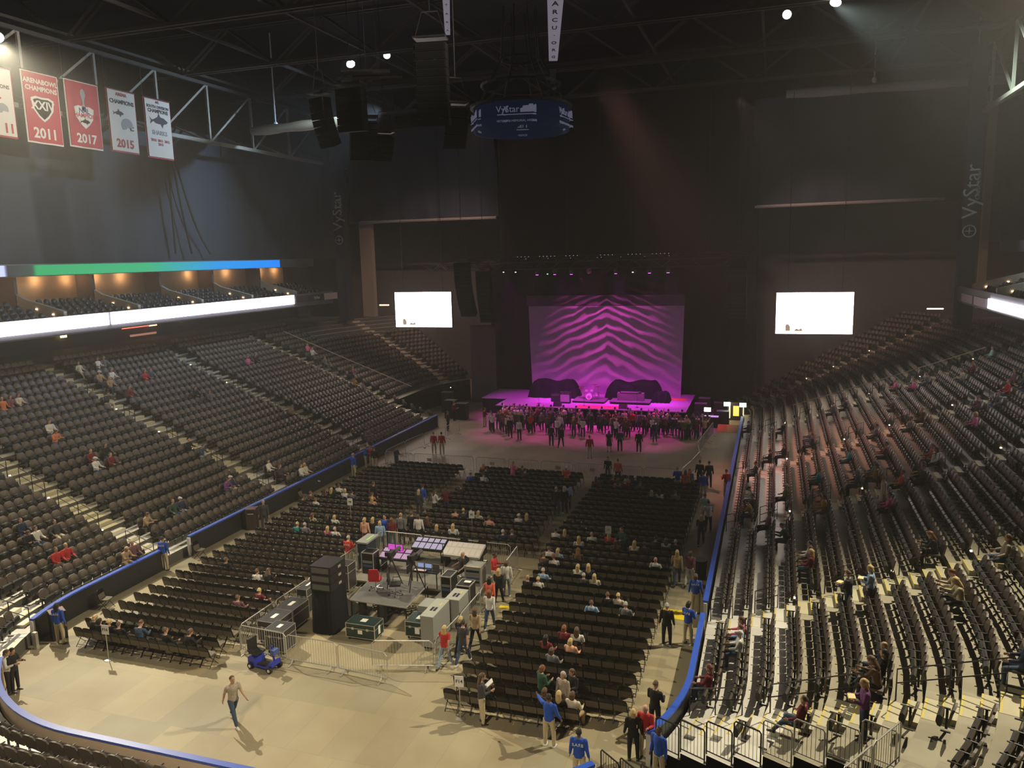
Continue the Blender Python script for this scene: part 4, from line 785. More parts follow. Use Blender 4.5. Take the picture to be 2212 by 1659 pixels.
# ---------------------------------------------------------------- mixing area
ID=Matrix.Identity(4)
def road_case(x0,y0,x1,y1,z0,z1,lb,body=CASE,lab=True,cast=True):
    w_,d_,h_=x1-x0,y1-y0,z1-z0; t=thing('road_case',lb,'road case',((x0+x1)/2,(y0+y1)/2,z0)); zc=.13 if cast else 0
    MB().box((0,0,(h_+zc)/2),(w_-.02,d_-.02,h_-zc)).obj('body',body,t); m=MB(); e=.022
    for sx in(-1,1):
        for sy in(-1,1): m.box((sx*(w_/2-e/2),sy*(d_/2-e/2),(h_+zc)/2),(e*1.3,e*1.3,h_-zc))
        for z in (zc+e/2,h_-e/2,h_*.72): m.box((sx*(w_/2-e/2),0,z),(e,d_,e)); m.box((0,sx*(d_/2-e/2),z),(w_,e,e))
    m.obj('edge_trim',CASEE,t)
    if cast:
        for sx in(-1,1):
            for sy in(-1,1): cylx(q:=MB(),(sx*(w_/2-.1),sy*(d_/2-.1),.06),.06,.04,(1,0,0),10); q.obj('caster',RUBBER,t)
    if lab: MB().box((0,0,h_+.003),(w_*.2,d_*.35,.004)).obj('paper_label',PAPER,t)
    for sx in(-1,1): MB().box((sx*w_*.25,-d_/2-.003,h_*.72),(.1,.02,.09)).obj('latch',CASEE,t)
    return t
road_case(-3.72,8.0,-2.85,9.1,0,.95,'nearest of the two low black road cases by the left barricade')
road_case(-3.72,9.15,-2.85,10.3,0,.95,'second low black road case along the left barricade')
road_case(-2.95,7.4,-2.1,8.2,0,.98,'black road case with white papers at the front left corner')
road_case(-3.6,10.55,-3.1,11.7,0,1.2,'narrow dark case standing behind the two low road cases')
road_case(-3.2,13.1,-2.6,13.8,0,1.3,'upright black rack case with yellow round sticker',lab=False)
t=bpy.data.objects['road_case.004']; MB().lathe([(.07,0),(.07,.004)],14,(.0,-.355,.8),M=None).obj('sticker',YEL,t) if False else None
m=MB(); cylx(m,(0,-.36,.82),.085,.006,(0,1,0),16); m.obj('round_sticker',mat('bright yellow sticker',(.85,.75,.05),.5),t); MB().box((0,-.36,1.08),(.3,.006,.16)).obj('paper_label',PAPER,t); MB().prism([(-.1,-.12),(.1,-.05),(.03,.14)],1.302,1.308,ID).obj('yellow_tape',mat('bright yellow sticker',(.85,.75,.05),.5),t); MB().box((-.16,-.36,.66),(.16,.006,.08)).obj('orange_label',mat('orange label',(.8,.3,.1),.6),t)
tc_=road_case(-.5,9.2,.78,9.95,0,.72,'low green road case before the camera platform',GREEN); MB().box((0,-.382,.4),(.2,.006,.16)).obj('paper_label',PAPER,tc_); MB().box((.645,0,.42),(.006,.16,.34)).obj('paper_label',PAPER,tc_)
tc_=road_case(1.75,9.9,2.6,10.8,0,.75,'green road case with papers beside the tall grey cabinet',GREEN); MB().box((.1,-.455,.4),(.2,.006,.26)).obj('paper_label',PAPER,tc_)
road_case(1.85,10.9,2.65,11.7,0,.95,'grey-topped dark case behind the second green road case',GREY,lab=False)
def cabinet(x0,y0,x1,y1,h_,lb):
    t=thing('equipment_cabinet',lb,'cabinet',((x0+x1)/2,(y0+y1)/2,0)); w_,d_=x1-x0,y1-y0
    MB().box((0,0,h_/2+.06),(w_,d_,h_-.12)).obj('body',GREY,t); MB().box((0,0,h_+.01),(w_+.02,d_+.02,.03)).obj('lid',mat('light grey lid',(.36,.37,.34),.5),t)
    m=MB(); m.box((-.06,-d_*.08,h_+.03),(.09,.32,.012)); m.obj('vent_slot',BLK,t); m=MB(); m.box((.08,-d_*.08,h_+.03),(.09,.32,.012)); m.obj('vent_slot',BLK,t); MB().box((.12,d_*.2,h_+.028),(.05,.25,.006)).obj('yellow_tape',YEL,t)
    for z in (h_*.25,h_*.5,h_*.75): MB().box((-w_/2-.006,0,z),(.012,d_,.018)).obj('panel_seam',mat('dark seam',(.08,.08,.08),.6),t)
    for sx in(-1,1):
        for sy in(-1,1): cylx(q:=MB(),(sx*(w_/2-.1),sy*(d_/2-.12),.05),.05,.04,(1,0,0),10); q.obj('caster',RUBBER,t)
cabinet(2.72,9.3,3.25,10.9,1.35,'tall long grey equipment cabinet at the right of the mixing area'); cabinet(3.0,11.05,3.6,12.1,1.3,'second grey equipment cabinet behind the tall long one')
# platforms
t=thing('camera_platform','raised grey deck platform with black scaffold legs in the mixing area','platform',(0,0,0))
pf=[(-1.2,10.8),(1.4,10.75),(1.3,13.2),(-1.4,13.2)]; MB().prism(pf,.84,.9,ID).obj('deck',DECK,t)
m=MB(); [m.tube([(*pf[i],.87),(*pf[(i+1)%4],.87)],.035,4) for i in range(4)]; m.obj('edge_trim',CASEE,t)
for x,y in pf+[(0.05,10.8),(.0,13.2)]: MB().tube([(x*.97,12+(y-12)*.95,0),(x*.97,12+(y-12)*.95,.84)],.03,6).obj('leg',BLK,t)
m=MB(); [m.tube([(x,12+(y-12)*.95,.1),(x+1.1,12+(y-12)*.95,.8)],.018,4) for x in(-1.1,.05) for y in (10.8,13.2)]; m.obj('brace',BLK,t)
t=thing('low_riser','low grey wooden riser under the mixing desks','riser',(0,0,0)); MB().box2((-3.,13.9,.22),(3.3,17.5,.3)).obj('deck',mat('pale riser board',(.20,.19,.16),.7,noise=.2,scale=3),t); MB().box2((-2.95,13.95,0),(3.25,17.45,.22)).obj('skirt',BLK,t)
t=thing('low_riser','low grey riser right of the camera platform','riser',(0,0,0)); MB().box2((1.6,12.2,.22),(2.6,13.85,.3)).obj('deck',MATS['pale riser board'],t); MB().box2((1.65,12.25,0),(2.55,13.8,.22)).obj('skirt',BLK,t)
# stuff stored below the platform
for i,(x,y,h_) in enumerate(((-.85,11.2,.75),(.2,11.0,.8))):
    prop('cable_drum','upright dark cylinder stored %s under the camera platform front'%('at left' if i==0 else 'at centre'),'storage tube',[('tube',MB().lathe([(.17,0),(.18,.03),(.18,h_-.05),(.15,h_)],16),mat('dark tube',(.03,.035,.03),.5)),('cap',MB().lathe([(.15,h_),(.12,h_+.01)],16),RUBBER)],(x,y,0))
r_=random.Random(5)
for k_ in range(7):
    m=MB(); x=-.6+k_*.3; m.tube([(x+.22*math.cos(a*.9)*(1-.02*a),11.9+.22*math.sin(a*.9)*(1-.02*a),.03+.012*a+.02*math.sin(a*3)) for a in range(34)],.016,5); tag(m.obj('cable_coil',BLK),'coiled black cable under the camera platform, %s from the left'%ordn(k_+1),'cable coil',group='cable coils')
prop('folded_tarp','pale folded tarp hanging at the left end of the camera platform','tarp',[('sheet',MB().add([(-1.45,11.0,.88),(-1.75,11.0,.35),(-1.72,11.0,.02),(-1.3,11.05,.02),(-1.3,11.05,.6),(-1.5,12.4,.89),(-1.85,12.3,.35),(-1.8,12.3,.02),(-1.3,12.3,.02),(-1.3,12.3,.6)],[(0,5,6,1),(1,6,7,2),(0,1,2,3,4),(2,7,8,3)]),mat('cream tarp',(.72,.68,.56),.8))],(0,0,0))
# speaker stack on draped stand
t=thing('draped_stand','tall stand wrapped in black drape carrying the speaker stack','draped stand',(-1.65,10.,0))
m=MB(); V=[];N_=40
for i in range(N_):
    a=2*PI*i/N_; sx=.50*(abs(math.cos(a))**.4)*(1 if math.cos(a)>0 else -1); sy=.62*(abs(math.sin(a))**.4)*(1 if math.sin(a)>0 else -1); f=1+.04*math.sin(i*2.6); V+=[(sx*f*1.1,sy*f*1.1,0),(sx*f,sy*f,1.78)]
m.add(V,[(2*i,2*((i+1)%N_),2*((i+1)%N_)+1,2*i+1) for i in range(N_)]+[tuple(2*i+1 for i in range(N_))]); m.obj('drape',BLKCLOTH,t,True)
for i in range(2):
    for j,zz in enumerate((1.79,2.16)) :
        pass
for j,zz in enumerate((1.79,2.14,2.49)):
    t=thing('loudspeaker','%s black loudspeaker box of the stack on the draped stand'%['lowest','middle','topmost'][j],'loudspeaker',(-1.65,10.,zz),0,'stacked loudspeakers')
    MB().box((0,0,.165),(.95,1.15,.33)).obj('cabinet',BLK,t); MB().box((0,-.58,.165),(.78,.012,.22)).obj('grille',mat('grey grille',(.10,.11,.09),.5),t); MB().box((.48,.1,.16),(.012,.2,.1)).obj('handle',CASEE,t)
# desks
MAGS=mat('magenta console screen',(0,0,0),.5,em=(.6,.08,.5),es=1.0); KEYL=mat('lit console keys',(0,0,0),.5,em=(.85,.5,.75),es=.6); LAP=mat('blue laptop screen',(0,0,0),.5,em=(.22,.28,.45),es=1.1); WARMK=mat('warm lit keys',(0,0,0),.5,em=(.9,.6,.5),es=.8)
def console(x,y,z,w_,d_,lb,top,surf,rz=0,screens=0,n=6,tilt=18):
    t=thing('mixing_console',lb,'mixing console',(x,y,z),rz); m=MB(); [m.box((sx*(w_/2-.1),0,.36),(.06,d_*.6,.72)) for sx in(-1,1)]; m.obj('stand',BLK,t)
    M=Matrix.Rotation(R(tilt),3,'X'); m=MB(); m.box((0,0,.8),(w_,d_,.12),M=M); m.obj('body',top,t)
    for i in range(n):
        xx=-w_/2+w_*(i+.5)/n; m=MB(); m.box(Vector((xx,0,.8))+M@Vector((0,-d_*.2,.065)),(w_/n*.85,d_*.45,.008),M=M); m.obj('fader_bank',surf,t)
        m=MB(); m.box(Vector((xx,0,.8))+M@Vector((0,d_*.28,.065)),(w_/n*.8,d_*.3,.008),M=M); m.obj('display',MAGS if screens and i in (1,2) else surf,t)
    return t
console(-1.35,15.4,.3,1.5,.8,'lighting console with two magenta screens and lit keys',BLK,KEYL,0,2,4)
console(-.35,17.0,.3,1.6,.9,'sound console with glowing pastel key banks by the rear barricade',BLK,mat('pastel lit keys',(0,0,0),.5,em=(.7,.6,.78),es=.65),0,0,5)
console(1.55,16.7,.3,1.9,1.0,'large pale grey sound console before the seated man',mat('pale console body',(.55,.53,.50),.5),mat('pale fader strip',(.62,.58,.56),.5),0,0,7)
for i,(x,y) in enumerate(((-1.65,15.55),(-1.25,15.55))):
    prop('monitor','upright magenta monitor on the lighting console, %s one'%('left' if i==0 else 'right'),'monitor',[('housing',MB().box((0,.02,.2),(.38,.03,.3)),BLK),('screen',MB().box((0,-.0,.2),(.35,.008,.26)),MAGS),('stand',MB().box((0,.03,.02),(.1,.1,.06)),BLK)],(x,y,1.2))
t=thing('desk','black desk with two laptops in the middle of the mixing area','desk',(.75,14.2,.3)); MB().box((0,0,.72),(1.3,.6,.04)).obj('tabletop',BLK,t)
for sx in(-1,1):
    for sy in(-1,1): MB().box((sx*.6,sy*.26,.35),(.04,.04,.7)).obj('leg',BLK,t)
for i in range(3):
    prop('laptop','open laptop on the black mixing desk, %s from the left'%ordn(i+1),'laptop',[('base',MB().box((0,0,.01),(.34,.24,.02)),BLK),('lid',MB().box((0,.14,.12),(.34,.012,.22)),GREY if i==2 else BLK),('screen',MB().box((0,.132,.12),(.31,.004,.19)),LAP if i<2 else mat('dull brown screen',(.12,.09,.07),.5))],(.40+.37*i,14.25,1.04))
prop('control_panel','small orange-lit control surface before the two laptops','control panel',[('body',MB().box((0,0,.03),(.6,.22,.06)),BLK),('keys',MB().box((0,0,.063),(.54,.17,.006)),WARMK)],(.55,13.98,1.04))
def rack(x,y,z,w_,d_,h_,lb,mm=BLK,open_=True):
    t=thing('equipment_rack',lb,'rack',(x,y,z)); MB().box((0,0,h_/2),(w_,d_,h_)).obj('case',mm,t)
    m=MB()
    for sx in(-1,1): m.box((sx*w_/2,-d_/2,h_/2),(.035,.035,h_)); m.box((sx*w_/2,0,h_),(.035,d_,.035)); m.box((0,sx*d_/2,h_),(w_,.035,.035))
    m.obj('edge_trim',CASEE,t)
    for k in range(4): MB().box((0,-d_/2-.008,h_*(.2+.19*k)),(w_*.82,.012,h_*.12)).obj('unit',[BLK,mat('rack unit blue',(.05,.08,.16),.4),mat('rack unit grey',(.2,.2,.2),.4)][k%3],t)
    return t
rack(-2.5,15.0,.3,.6,.6,1.0,'open equipment rack with blue units left of the lighting console'); rack(2.1,13.6,.3,.45,.75,.95,'grey-edged open rack left of the papers'); rack(3.0,13.3,0,.6,.7,1.05,'black rack with papers on top near the right barricade'); t=rack(2.75,15.1,.3,.75,.7,.85,'grey rolling rack with yellow tape and a white phone dock',GREY)
MB().box((0,-.3,.86),(.6,.06,.01)).obj('yellow_tape',YEL,t)
t=thing('equipment_cabinet','tall open pale flight case frame at the left rear of the mixing area','cabinet',(-2.95,15.6,.3)); m=MB(); m.box2((-.3,-.6,0),(-.22,.6,1.35)); m.box2((-.3,-.6,1.3),(.3,.6,1.38)); m.obj('shell',GREY,t); MB().box((-.02,0,.75),(.4,1.0,.9)).obj('inner_rack',mat('dark blue panel',(.02,.03,.05),.5),t)
MB().box((.1,.1,1.385),(.1,.7,.006)).obj('green_tape',mat('green tape',(.35,.6,.25),.7),t)
for i,(x,y,w_) in enumerate(((2.65,13.35,.3),(2.2,13.15,.28),(-1.05,17.6,.3))):
    prop('paper_sheet','white paper sheet lying %s'%['on the black rack top','on the low riser edge','at the rear of the lighting consoles'][i],'paper',[('sheet',MB().box((0,0,.002),(w_,.22,.003)),PAPER)],(x,y,[1.09,.31,1.0][i]) if i!=0 else (3.05,13.4,1.075))
def officechair(x,y,z,rz,mm,lb):
    t=thing('office_chair',lb,'chair',(x,y,z),rz); MB().box((0,0,.47),(.48,.46,.07)).obj('seat',mm,t); m=MB(); m.prism([(-.22,0),(.22,0),(.24,.3),(.18,.5),(-.18,.5),(-.24,.3)],-.02,.02,frame((0,-.25,.52),(1,0,0),(0,-.12,1),(0,-1,-.12))); m.obj('backrest',mm,t)
    MB().tube([(0,0,.08),(0,0,.44)],.025,8).obj('gas_column',CHROME,t)
    m=MB(); [m.tube([(0,0,.10),(.30*math.cos(a),.30*math.sin(a),.06)],[.025,.015],5) for a in np.arange(5)*2*PI/5]; m.obj('base',CHROME,t)
    for a in np.arange(5)*2*PI/5: cylx(q:=MB(),(.30*math.cos(a),.30*math.sin(a),.03),.03,.035,(math.sin(a),math.cos(a),0),8); q.obj('caster',RUBBER,t)
    for s in(-1,1): MB().tube([(s*.27,-.15,.46),(s*.27,-.12,.66),(s*.27,.12,.66)],.018,5).obj('armrest',BLK,t)
officechair(-.62,12.0,.9,R(15),mat('red seat mesh',(.5,.02,.03),.6),'red swivel chair on the camera platform'); officechair(.45,11.75,.9,R(-70),BLK,'black swivel chair on the camera platform')
def camrig(x,y,z,lb):
    t=thing('video_camera',lb,'video camera',(x,y,z)); 
    for k in range(3): a=2*PI*k/3+.5; MB().tube([(.45*math.cos(a),.45*math.sin(a),0),(.05*math.cos(a),.05*math.sin(a),1.1)],[.022,.03],6).obj('tripod_leg',BLK,t)
    m=MB(); m.lathe([(.08,1.08),(.1,1.15),(.07,1.25)],12); m.obj('fluid_head',BLK,t); m=MB(); m.box((0,.05,1.38),(.16,.5,.24)); m.obj('camera_body',BLK,t); m=MB(); cylx(m,(0,.55,1.38),.09,.55,(0,1,0),14); m.obj('lens',mat('dark grey metal',(.06,.06,.06),.4),t); MB().box((0,-.28,1.5),(.22,.12,.16)).obj('viewfinder',BLK,t)
    for s in(-1,1): MB().tube([(s*.06,-.05,1.2),(s*.2,-.55,1.05)],.012,5).obj('pan_handle',BLK,t)
camrig(-.15,12.6,.9,'broadcast camera on tripod beside the red swivel chair'); camrig(.95,12.5,.9,'broadcast camera on tripod behind the black swivel chair')
for i,(x,y) in enumerate(((1.7,12.0),(1.85,13.6))):
    prop('pole','thin black upright pole %s the camera platform'%('at the right edge of' if i==0 else 'behind the right of'),'pole',[('shaft',MB().tube([(0,0,0),(0,0,2.3)],.018,6),BLK),('base',MB().lathe([(.15,0),(.15,.02),(.03,.04)],12),BLK)],(x,y,0 if i==0 else .3))
for x,lb in ((1.2,'black backed high chair left of the pale console'),(2.15,'black backed high chair right of the pale console')): officechair(x,17.35,.3,R(180),BLK,lb)
# mobility scooter
t=thing('mobility_scooter','blue four-wheeled mobility scooter parked by the front barricade','scooter',(-2.35,6.45,0),R(-8))
BLU=mat('blue scooter paint',(.02,.035,.38),.25)
m=MB(); m.prism([(-.55,.12),(.5,.12),(.62,.25),(.6,.42),(.45,.36),(.3,.2),(-.15,.2),(-.2,.42),(-.35,.50),(-.55,.42)],-.24,.24,frame((0,0,0),(1,0,0),(0,0,1),(0,-1,0))); m.obj('body',BLU,t)
MB().box((.1,0,.215),(.5,.42,.02)).obj('footboard',RUBBER,t)
for x in(-.42,.5):
    for s in(-1,1): cylx(q:=MB(),(x,s*.26,.12),.12,.09,(0,1,0),18); q.obj('wheel',RUBBER,t); cylx(q:=MB(),(x,s*.31,.12),.06,.01,(0,1,0),12); q.obj('hub',WHITE,t)
MB().tube([(.52,0,.4),(.42,0,.95)],.04,8).obj('tiller',BLU,t); MB().tube([(.42,-.25,1.0),(.38,0,.95),(.42,.25,1.0)],.018,6).obj('handlebar',BLK,t); MB().box((.56,0,.75),(.18,.26,.2)).obj('basket',mat('blue basket',(.05,.09,.3),.6),t)
MB().box((-.3,0,.58),(.42,.44,.08)).obj('seat',BLK,t); MB().box((-.52,0,.85),(.08,.42,.5)).obj('backrest',BLK,t); MB().tube([(-.3,0,.45),(-.3,0,.56)],.05,8).obj('seat_post',BLK,t)
for s in(-1,1): MB().tube([(-.5,s*.25,.72),(-.15,s*.25,.74)],.025,6).obj('armrest',BLK,t)
# bins
def binn(x,y,rz,h_,mm,lb):
    t=thing('trash_bin',lb,'bin',(x,y,0),rz); m=MB(); m.prism([(-.27,-.27),(.27,-.27),(.27,.27),(-.27,.27)],0,h_*.8,ID); m.obj('body',mm,t); m=MB(); m.prism([(-.29,-.29),(.29,-.29),(.29,.29),(-.29,.29)],h_*.8,h_,ID); m.obj('hood',mm,t); MB().box((0,-.295,h_*.9),(.4,.012,h_*.12)).obj('opening',BLK,t); MB().box((0,-.30,h_*.79),(.34,.012,.05)).obj('flap_edge',CASEE,t); MB().box((0,0,h_+.01),(.56,.56,.02)).obj('lid',mat('brown lid',(.20,.12,.10),.6),t)
binn(-11.95,6.2,R(60),1.15,BLK,'black litter bin beside the blue-shirted steward at the left corner'); binn(-12.35,19.4,R(20),1.2,mat('dark brown bin',(.05,.03,.03),.5),'dark brown litter bin against the left boards')
t=thing('trash_can','round black rubbish can against the right boards','bin',(12.35,18.9,0)); MB().lathe([(.24,0),(.29,.8),(.32,.84),(.32,.9)],20).obj('body',RUBBER,t); MB().lathe([(.30,.86),(.27,.78)],20).obj('liner_rim',mat('grey liner',(.12,.12,.12),.5),t)
# section signs on poles
for px,py,h_,txt,lb in ((235,1425,1.25,'F16','white section sign on a pole before the left front row'),(995,1553,1.35,'F14','white section sign on a pole before the right front row'),(1314,1206,1.5,'11','white section sign on a pole inside the right block'),(760,1151,1.8,'F8','white section sign on a pole behind the mixing enclosure at left'),(1021,1170,1.5,'F5','white section sign on a pole behind the mixing enclosure at right')):
    p=at(px,py,0); t=thing('section_sign',lb,'sign',(p[0],p[1],0),R(8)); MB().lathe([(.16,0),(.16,.02),(.03,.04)],14).obj('base',CASEE,t); MB().tube([(0,0,.02),(0,0,h_)],.015,6).obj('pole',CASEE,t); MB().box((0,-.02,h_-.02),(.30,.012,.38)).obj('board',PAPER,t)
    me=textmesh('lettering',txt,.16,INK,.002,bold=.02); o=link('lettering',me,t); o.matrix_local=frame((0,-.03,h_-.02),(1,0,0),(0,0,1),(0,-1,0))
prop('floor_stand','short silver post on the floor by the left gate','post',[('post',MB().box((0,0,.35),(.16,.12,.7)),CASEE)],(-12.0,5.2,0))
# ---------------------------------------------------------------- stand railings
def rail_panel(a,b,za,zb,mm,lb,h_=1.0,bars=7,grp='railing panels around the vomitory'):
    t=thing('railing_panel',lb,'railing',(*a,za),0,grp); d=Vector((b[0]-a[0],b[1]-a[1],zb-za)); r=.022
    MB().tube([(0,0,0),(0,0,h_-.06),tuple(d*.06+Vector((0,0,h_))),tuple(d*.94+Vector((0,0,h_))),tuple(d+Vector((0,0,h_-.06))),tuple(d)],r,6).obj('frame',mm,t)
    m=MB(); m.tube([tuple(Vector((0,0,.1))),tuple(d+Vector((0,0,.1)))],r*.8,5); m.obj('bottom_rail',mm,t)
    for k in range(1,bars): MB().tube([tuple(d*k/bars+Vector((0,0,.1))),tuple(d*k/bars+Vector((0,0,h_)))],.009,4).obj('bar',mm,t)
pp=[tops[k][TUN[1]] for k in range(9)]
for k in range(8):
    a,b_=pp[k],pp[k+1]; sh=.06; rail_panel((a[0],a[1]+.06),(a[0]+(b_[0]-a[0])*.93,a[1]+(b_[1]-a[1])*.93+.06),ROWZ[k],ROWZ[k],BLK if k<4 else STEEL,'%s railing panel up from the boards beside the tunnel opening'%ordn(k+1))
a,b_=tops[8][TUN[1]],tops[8][TUN[0]]; 
for i in range(3):
    f0,f1=i/3,(i+.94)/3; rail_panel(tuple(a[j]+(b_[j]-a[j])*f0 for j in(0,1)),tuple(a[j]+(b_[j]-a[j])*f1 for j in(0,1)),ROWZ[8],ROWZ[8],STEEL,'%s steel railing panel across the back of the tunnel opening'%ordn(i+1),bars=11)
pp=[tops[k][TUN[0]] for k in range(9)]
for k in range(6):
    a,b_=pp[k],pp[k+1]; rail_panel((a[0],a[1]),(a[0]+(b_[0]-a[0])*.93,a[1]+(b_[1]-a[1])*.93),ROWZ[k],ROWZ[k],BLK,'%s near-side railing panel up from the boards at the tunnel'%ordn(k+1))
# aisle handrails
def hand(p,n,k0,k1,lb,mm=BLK,off=.62):
    t=thing('handrail',lb,'handrail',(0,0,0),0,'aisle handrails'); tx,ty=-n[1]*off,n[0]*off
    P_=[(p[0]+n[0]*(rowd(k)+.1)+tx,p[1]+n[1]*(rowd(k)+.1)+ty,ROWZ[k-1]) for k in (k0,k1)]
    A,B=Vector(P_[0]),Vector(P_[1]); MB().tube([A,A+Vector((0,0,.9)),B+Vector((0,0,.9)),B],.022,6).obj('top_rail',mm,t); MB().tube([A+Vector((0,0,.5)),B+Vector((0,0,.5))],.018,5).obj('mid_rail',mm,t)
    MB().tube([(A+B)/2,(A+B)/2+Vector((0,0,.9))],.02,5).obj('post',mm,t)
for nm,v,p,n in AIS:
    if nm=='L' and v<20 or nm=='A' and v==195: seq=((1,3),(5,8),(9,11),(12,14)); 
    elif nm=='A' and v in (345,): seq=((1,3),(4,7),(8,11),(12,15),(16,19))
    elif nm=='R': seq=((1,2),(3,4),(6,7),(9,10),(12,13),(15,16),(18,19))
    elif nm=='A' and v in (232,300,158): continue
    else: seq=((2,3),(6,7),(10,11),(14,15),(18,19))
    side={'L':'left stand','R':'right stand','A':'corner stand'}[nm]; ai={'L':LA,'R':RA}.get(nm)
    for q_,(k0,k1) in enumerate(seq): hand(p,n,k0,k1,'%s handrail up the %s aisle of the %s'%(ordn(q_+1),ordn(ai.index(v)+1) if ai else {345:'near right',195:'near left',22:'far right'}[v],side))
# rope lines and aisle lights
for s,(A,B) in (('left',((612,715),(890,835))),('right',((1712,875),(2130,750)))):
    P0,_=bowl(*A,.9); P1,_=bowl(*B,.9); m=MB(); m.tube([tuple(P0+(P1-P0)*u+np.array([0,0,-.05*math.sin(PI*u)])) for u in np.linspace(0,1,12)],.035,5); tag(m.obj('rope_line',mat('pale rope',(.45,.38,.30),.8)),'long taut rope closing off the far %s stand section'%s,'rope')
LL=mat('aisle light',(0,0,0),.5,em=(1,.75,.45),es=6); al=0
for nm,v,p,n in AIS:
    if nm=='A' and v not in (158,22): continue
    for k in (4,8,11,15,19):
        x,y=p[0]+n[0]*(rowd(k)+.7)-n[1]*.66,p[1]+n[1]*(rowd(k)+.7)+n[0]*.66; al+=1
        side={'L':'left stand','R':'right stand','A':'far corner stand'}[nm]; ai={'L':LA,'R':RA}.get(nm)
        o=MB().box((0,0,.0),(.07,.07,.05)).obj('aisle_light',LL,loc=(x,y,ROWZ[k-1]+.45)); MB().box((0,0,-.23),(.03,.03,.42)).obj('bracket',BLK,o); tag(o,'tiny warm aisle light by row %d, %s aisle of the %s'%(k,ordn(ai.index(v)+1) if ai else ('left' if v==158 else 'right'),side),'aisle light',group='aisle lights')
# concourse glimpses
for px,py,wd,hh,c,es,lb in ((300,704,50,5,(1,.12,.08),2.5,'red neon line of a snack stand under the left ribbon'),(330,699,12,9,(1,.5,.3),3,'orange lit stand sign under the left ribbon'),(137,724,8,9,(1,.7,.2),6,'warm lamp on the concourse at far left'),(395,688,6,9,(1,.75,.2),5,'yellow lit doorway lamp on the left concourse'),(310,722,40,4,(.7,.3,.2),.5,'dim reddish counter edge on the left concourse'),(830,659,22,2,(1,.75,.4),6,'short warm light strip at the far left concourse'),(2020,667,28,2,(1,.8,.5),6,'short warm light strip at the far right concourse')):
    q=atx(px,py,-39.2) if px<700 else (aty(px,py,69.5) if px<1000 else aty(px,py,69.5)); sc=np.linalg.norm(q-CAM)/F; o=MB().box((0,0,0),(.05 if px<700 else wd*sc,wd*sc*1.7 if px<700 else .05,hh*sc)).obj('concourse_light',mat('glow '+lb[:10],(0,0,0),.5,em=c,es=es),loc=tuple(q)); tag(o,lb,'light')
# ---------------------------------------------------------------- people
HEADC=Vector((0,.015,1.60))
def limb(mb,pts,rs,n=10):
    pts=[Vector(p) for p in pts]; P=[pts[0]-(pts[1]-pts[0]).normalized()*rs[0]*.7]+pts+[pts[-1]+(pts[-1]-pts[-2]).normalized()*rs[-1]*.7]; mb.tube(P,[rs[0]*.55]+list(rs)+[rs[-1]*.55],n)
def rings(mb,R_,n=14):   # list of (center, side vec, fwd vec, a, b)
    vs=[];
    for c,s,f,a,b in R_:
        for k in range(n): t=2*PI*k/n; vs.append(Vector(c)+Vector(s)*a*math.cos(t)+Vector(f)*b*math.sin(t))
    fs=[(i*n+k,i*n+(k+1)%n,(i+1)*n+(k+1)%n,(i+1)*n+k) for i in range(len(R_)-1) for k in range(n)]+[tuple(range(n-1,-1,-1)),tuple((len(R_)-1)*n+k for k in range(n))]
    mb.add(vs,fs)
def fk(pose):
    """joint positions; person faces +Y, feet on z=0 (stand) or seat at .45"""
    J={}; lean=R(pose.get('lean',0)); pz=pose.get('pz',.93); pv=Vector((0,pose.get('py',0),pz)); up=Vector((0,math.sin(lean),math.cos(lean))); fw=Vector((0,math.cos(lean),-math.sin(lean)))
    J['pelvis']=pv; J['waist']=pv+up*.16; J['chest']=pv+up*.36; J['neck']=pv+up*.52; hl=R(pose.get('head',0)); J['up']=up; J['fw']=fw
    hu=Vector((0,math.sin(lean+hl),math.cos(lean+hl))); J['head']=J['neck']+hu*.16+Vector((0,.015,0)); J['hu']=hu; J['hf']=Vector((0,math.cos(lean+hl),-math.sin(lean+hl)))
    for s,k in ((-1,'L'),(1,'R')):
        fwd,out,elb,tw=pose['arm'+k]; sh=J['neck']+up*(-.06)+Vector((s*.185,0,0)); d=Vector((s*math.sin(R(out)),math.sin(R(fwd))*math.cos(R(out)),-math.cos(R(fwd))*math.cos(R(out))))
        el=sh+d*.285; ax=Vector((math.cos(R(tw)),s*math.sin(R(tw)),0)); d2=Matrix.Rotation(R(elb),3,ax)@d; wr=el+d2*.25; J['sh'+k],J['el'+k],J['wr'+k],J['hd'+k]=sh,el,wr,d2
        hip=pv+Vector((s*.095,0,-.03)); f,o,kn=pose['leg'+k]; d=Vector((s*math.sin(R(o)),math.sin(R(f)),-math.cos(R(f)))).normalized(); ke=hip+d*.43; g=R(f-kn); an=ke+Vector((s*math.sin(R(o))*.3,math.sin(g),-math.cos(g))).normalized()*.415; J['hip'+k],J['kn'+k],J['an'+k]=hip,ke,an
    return J
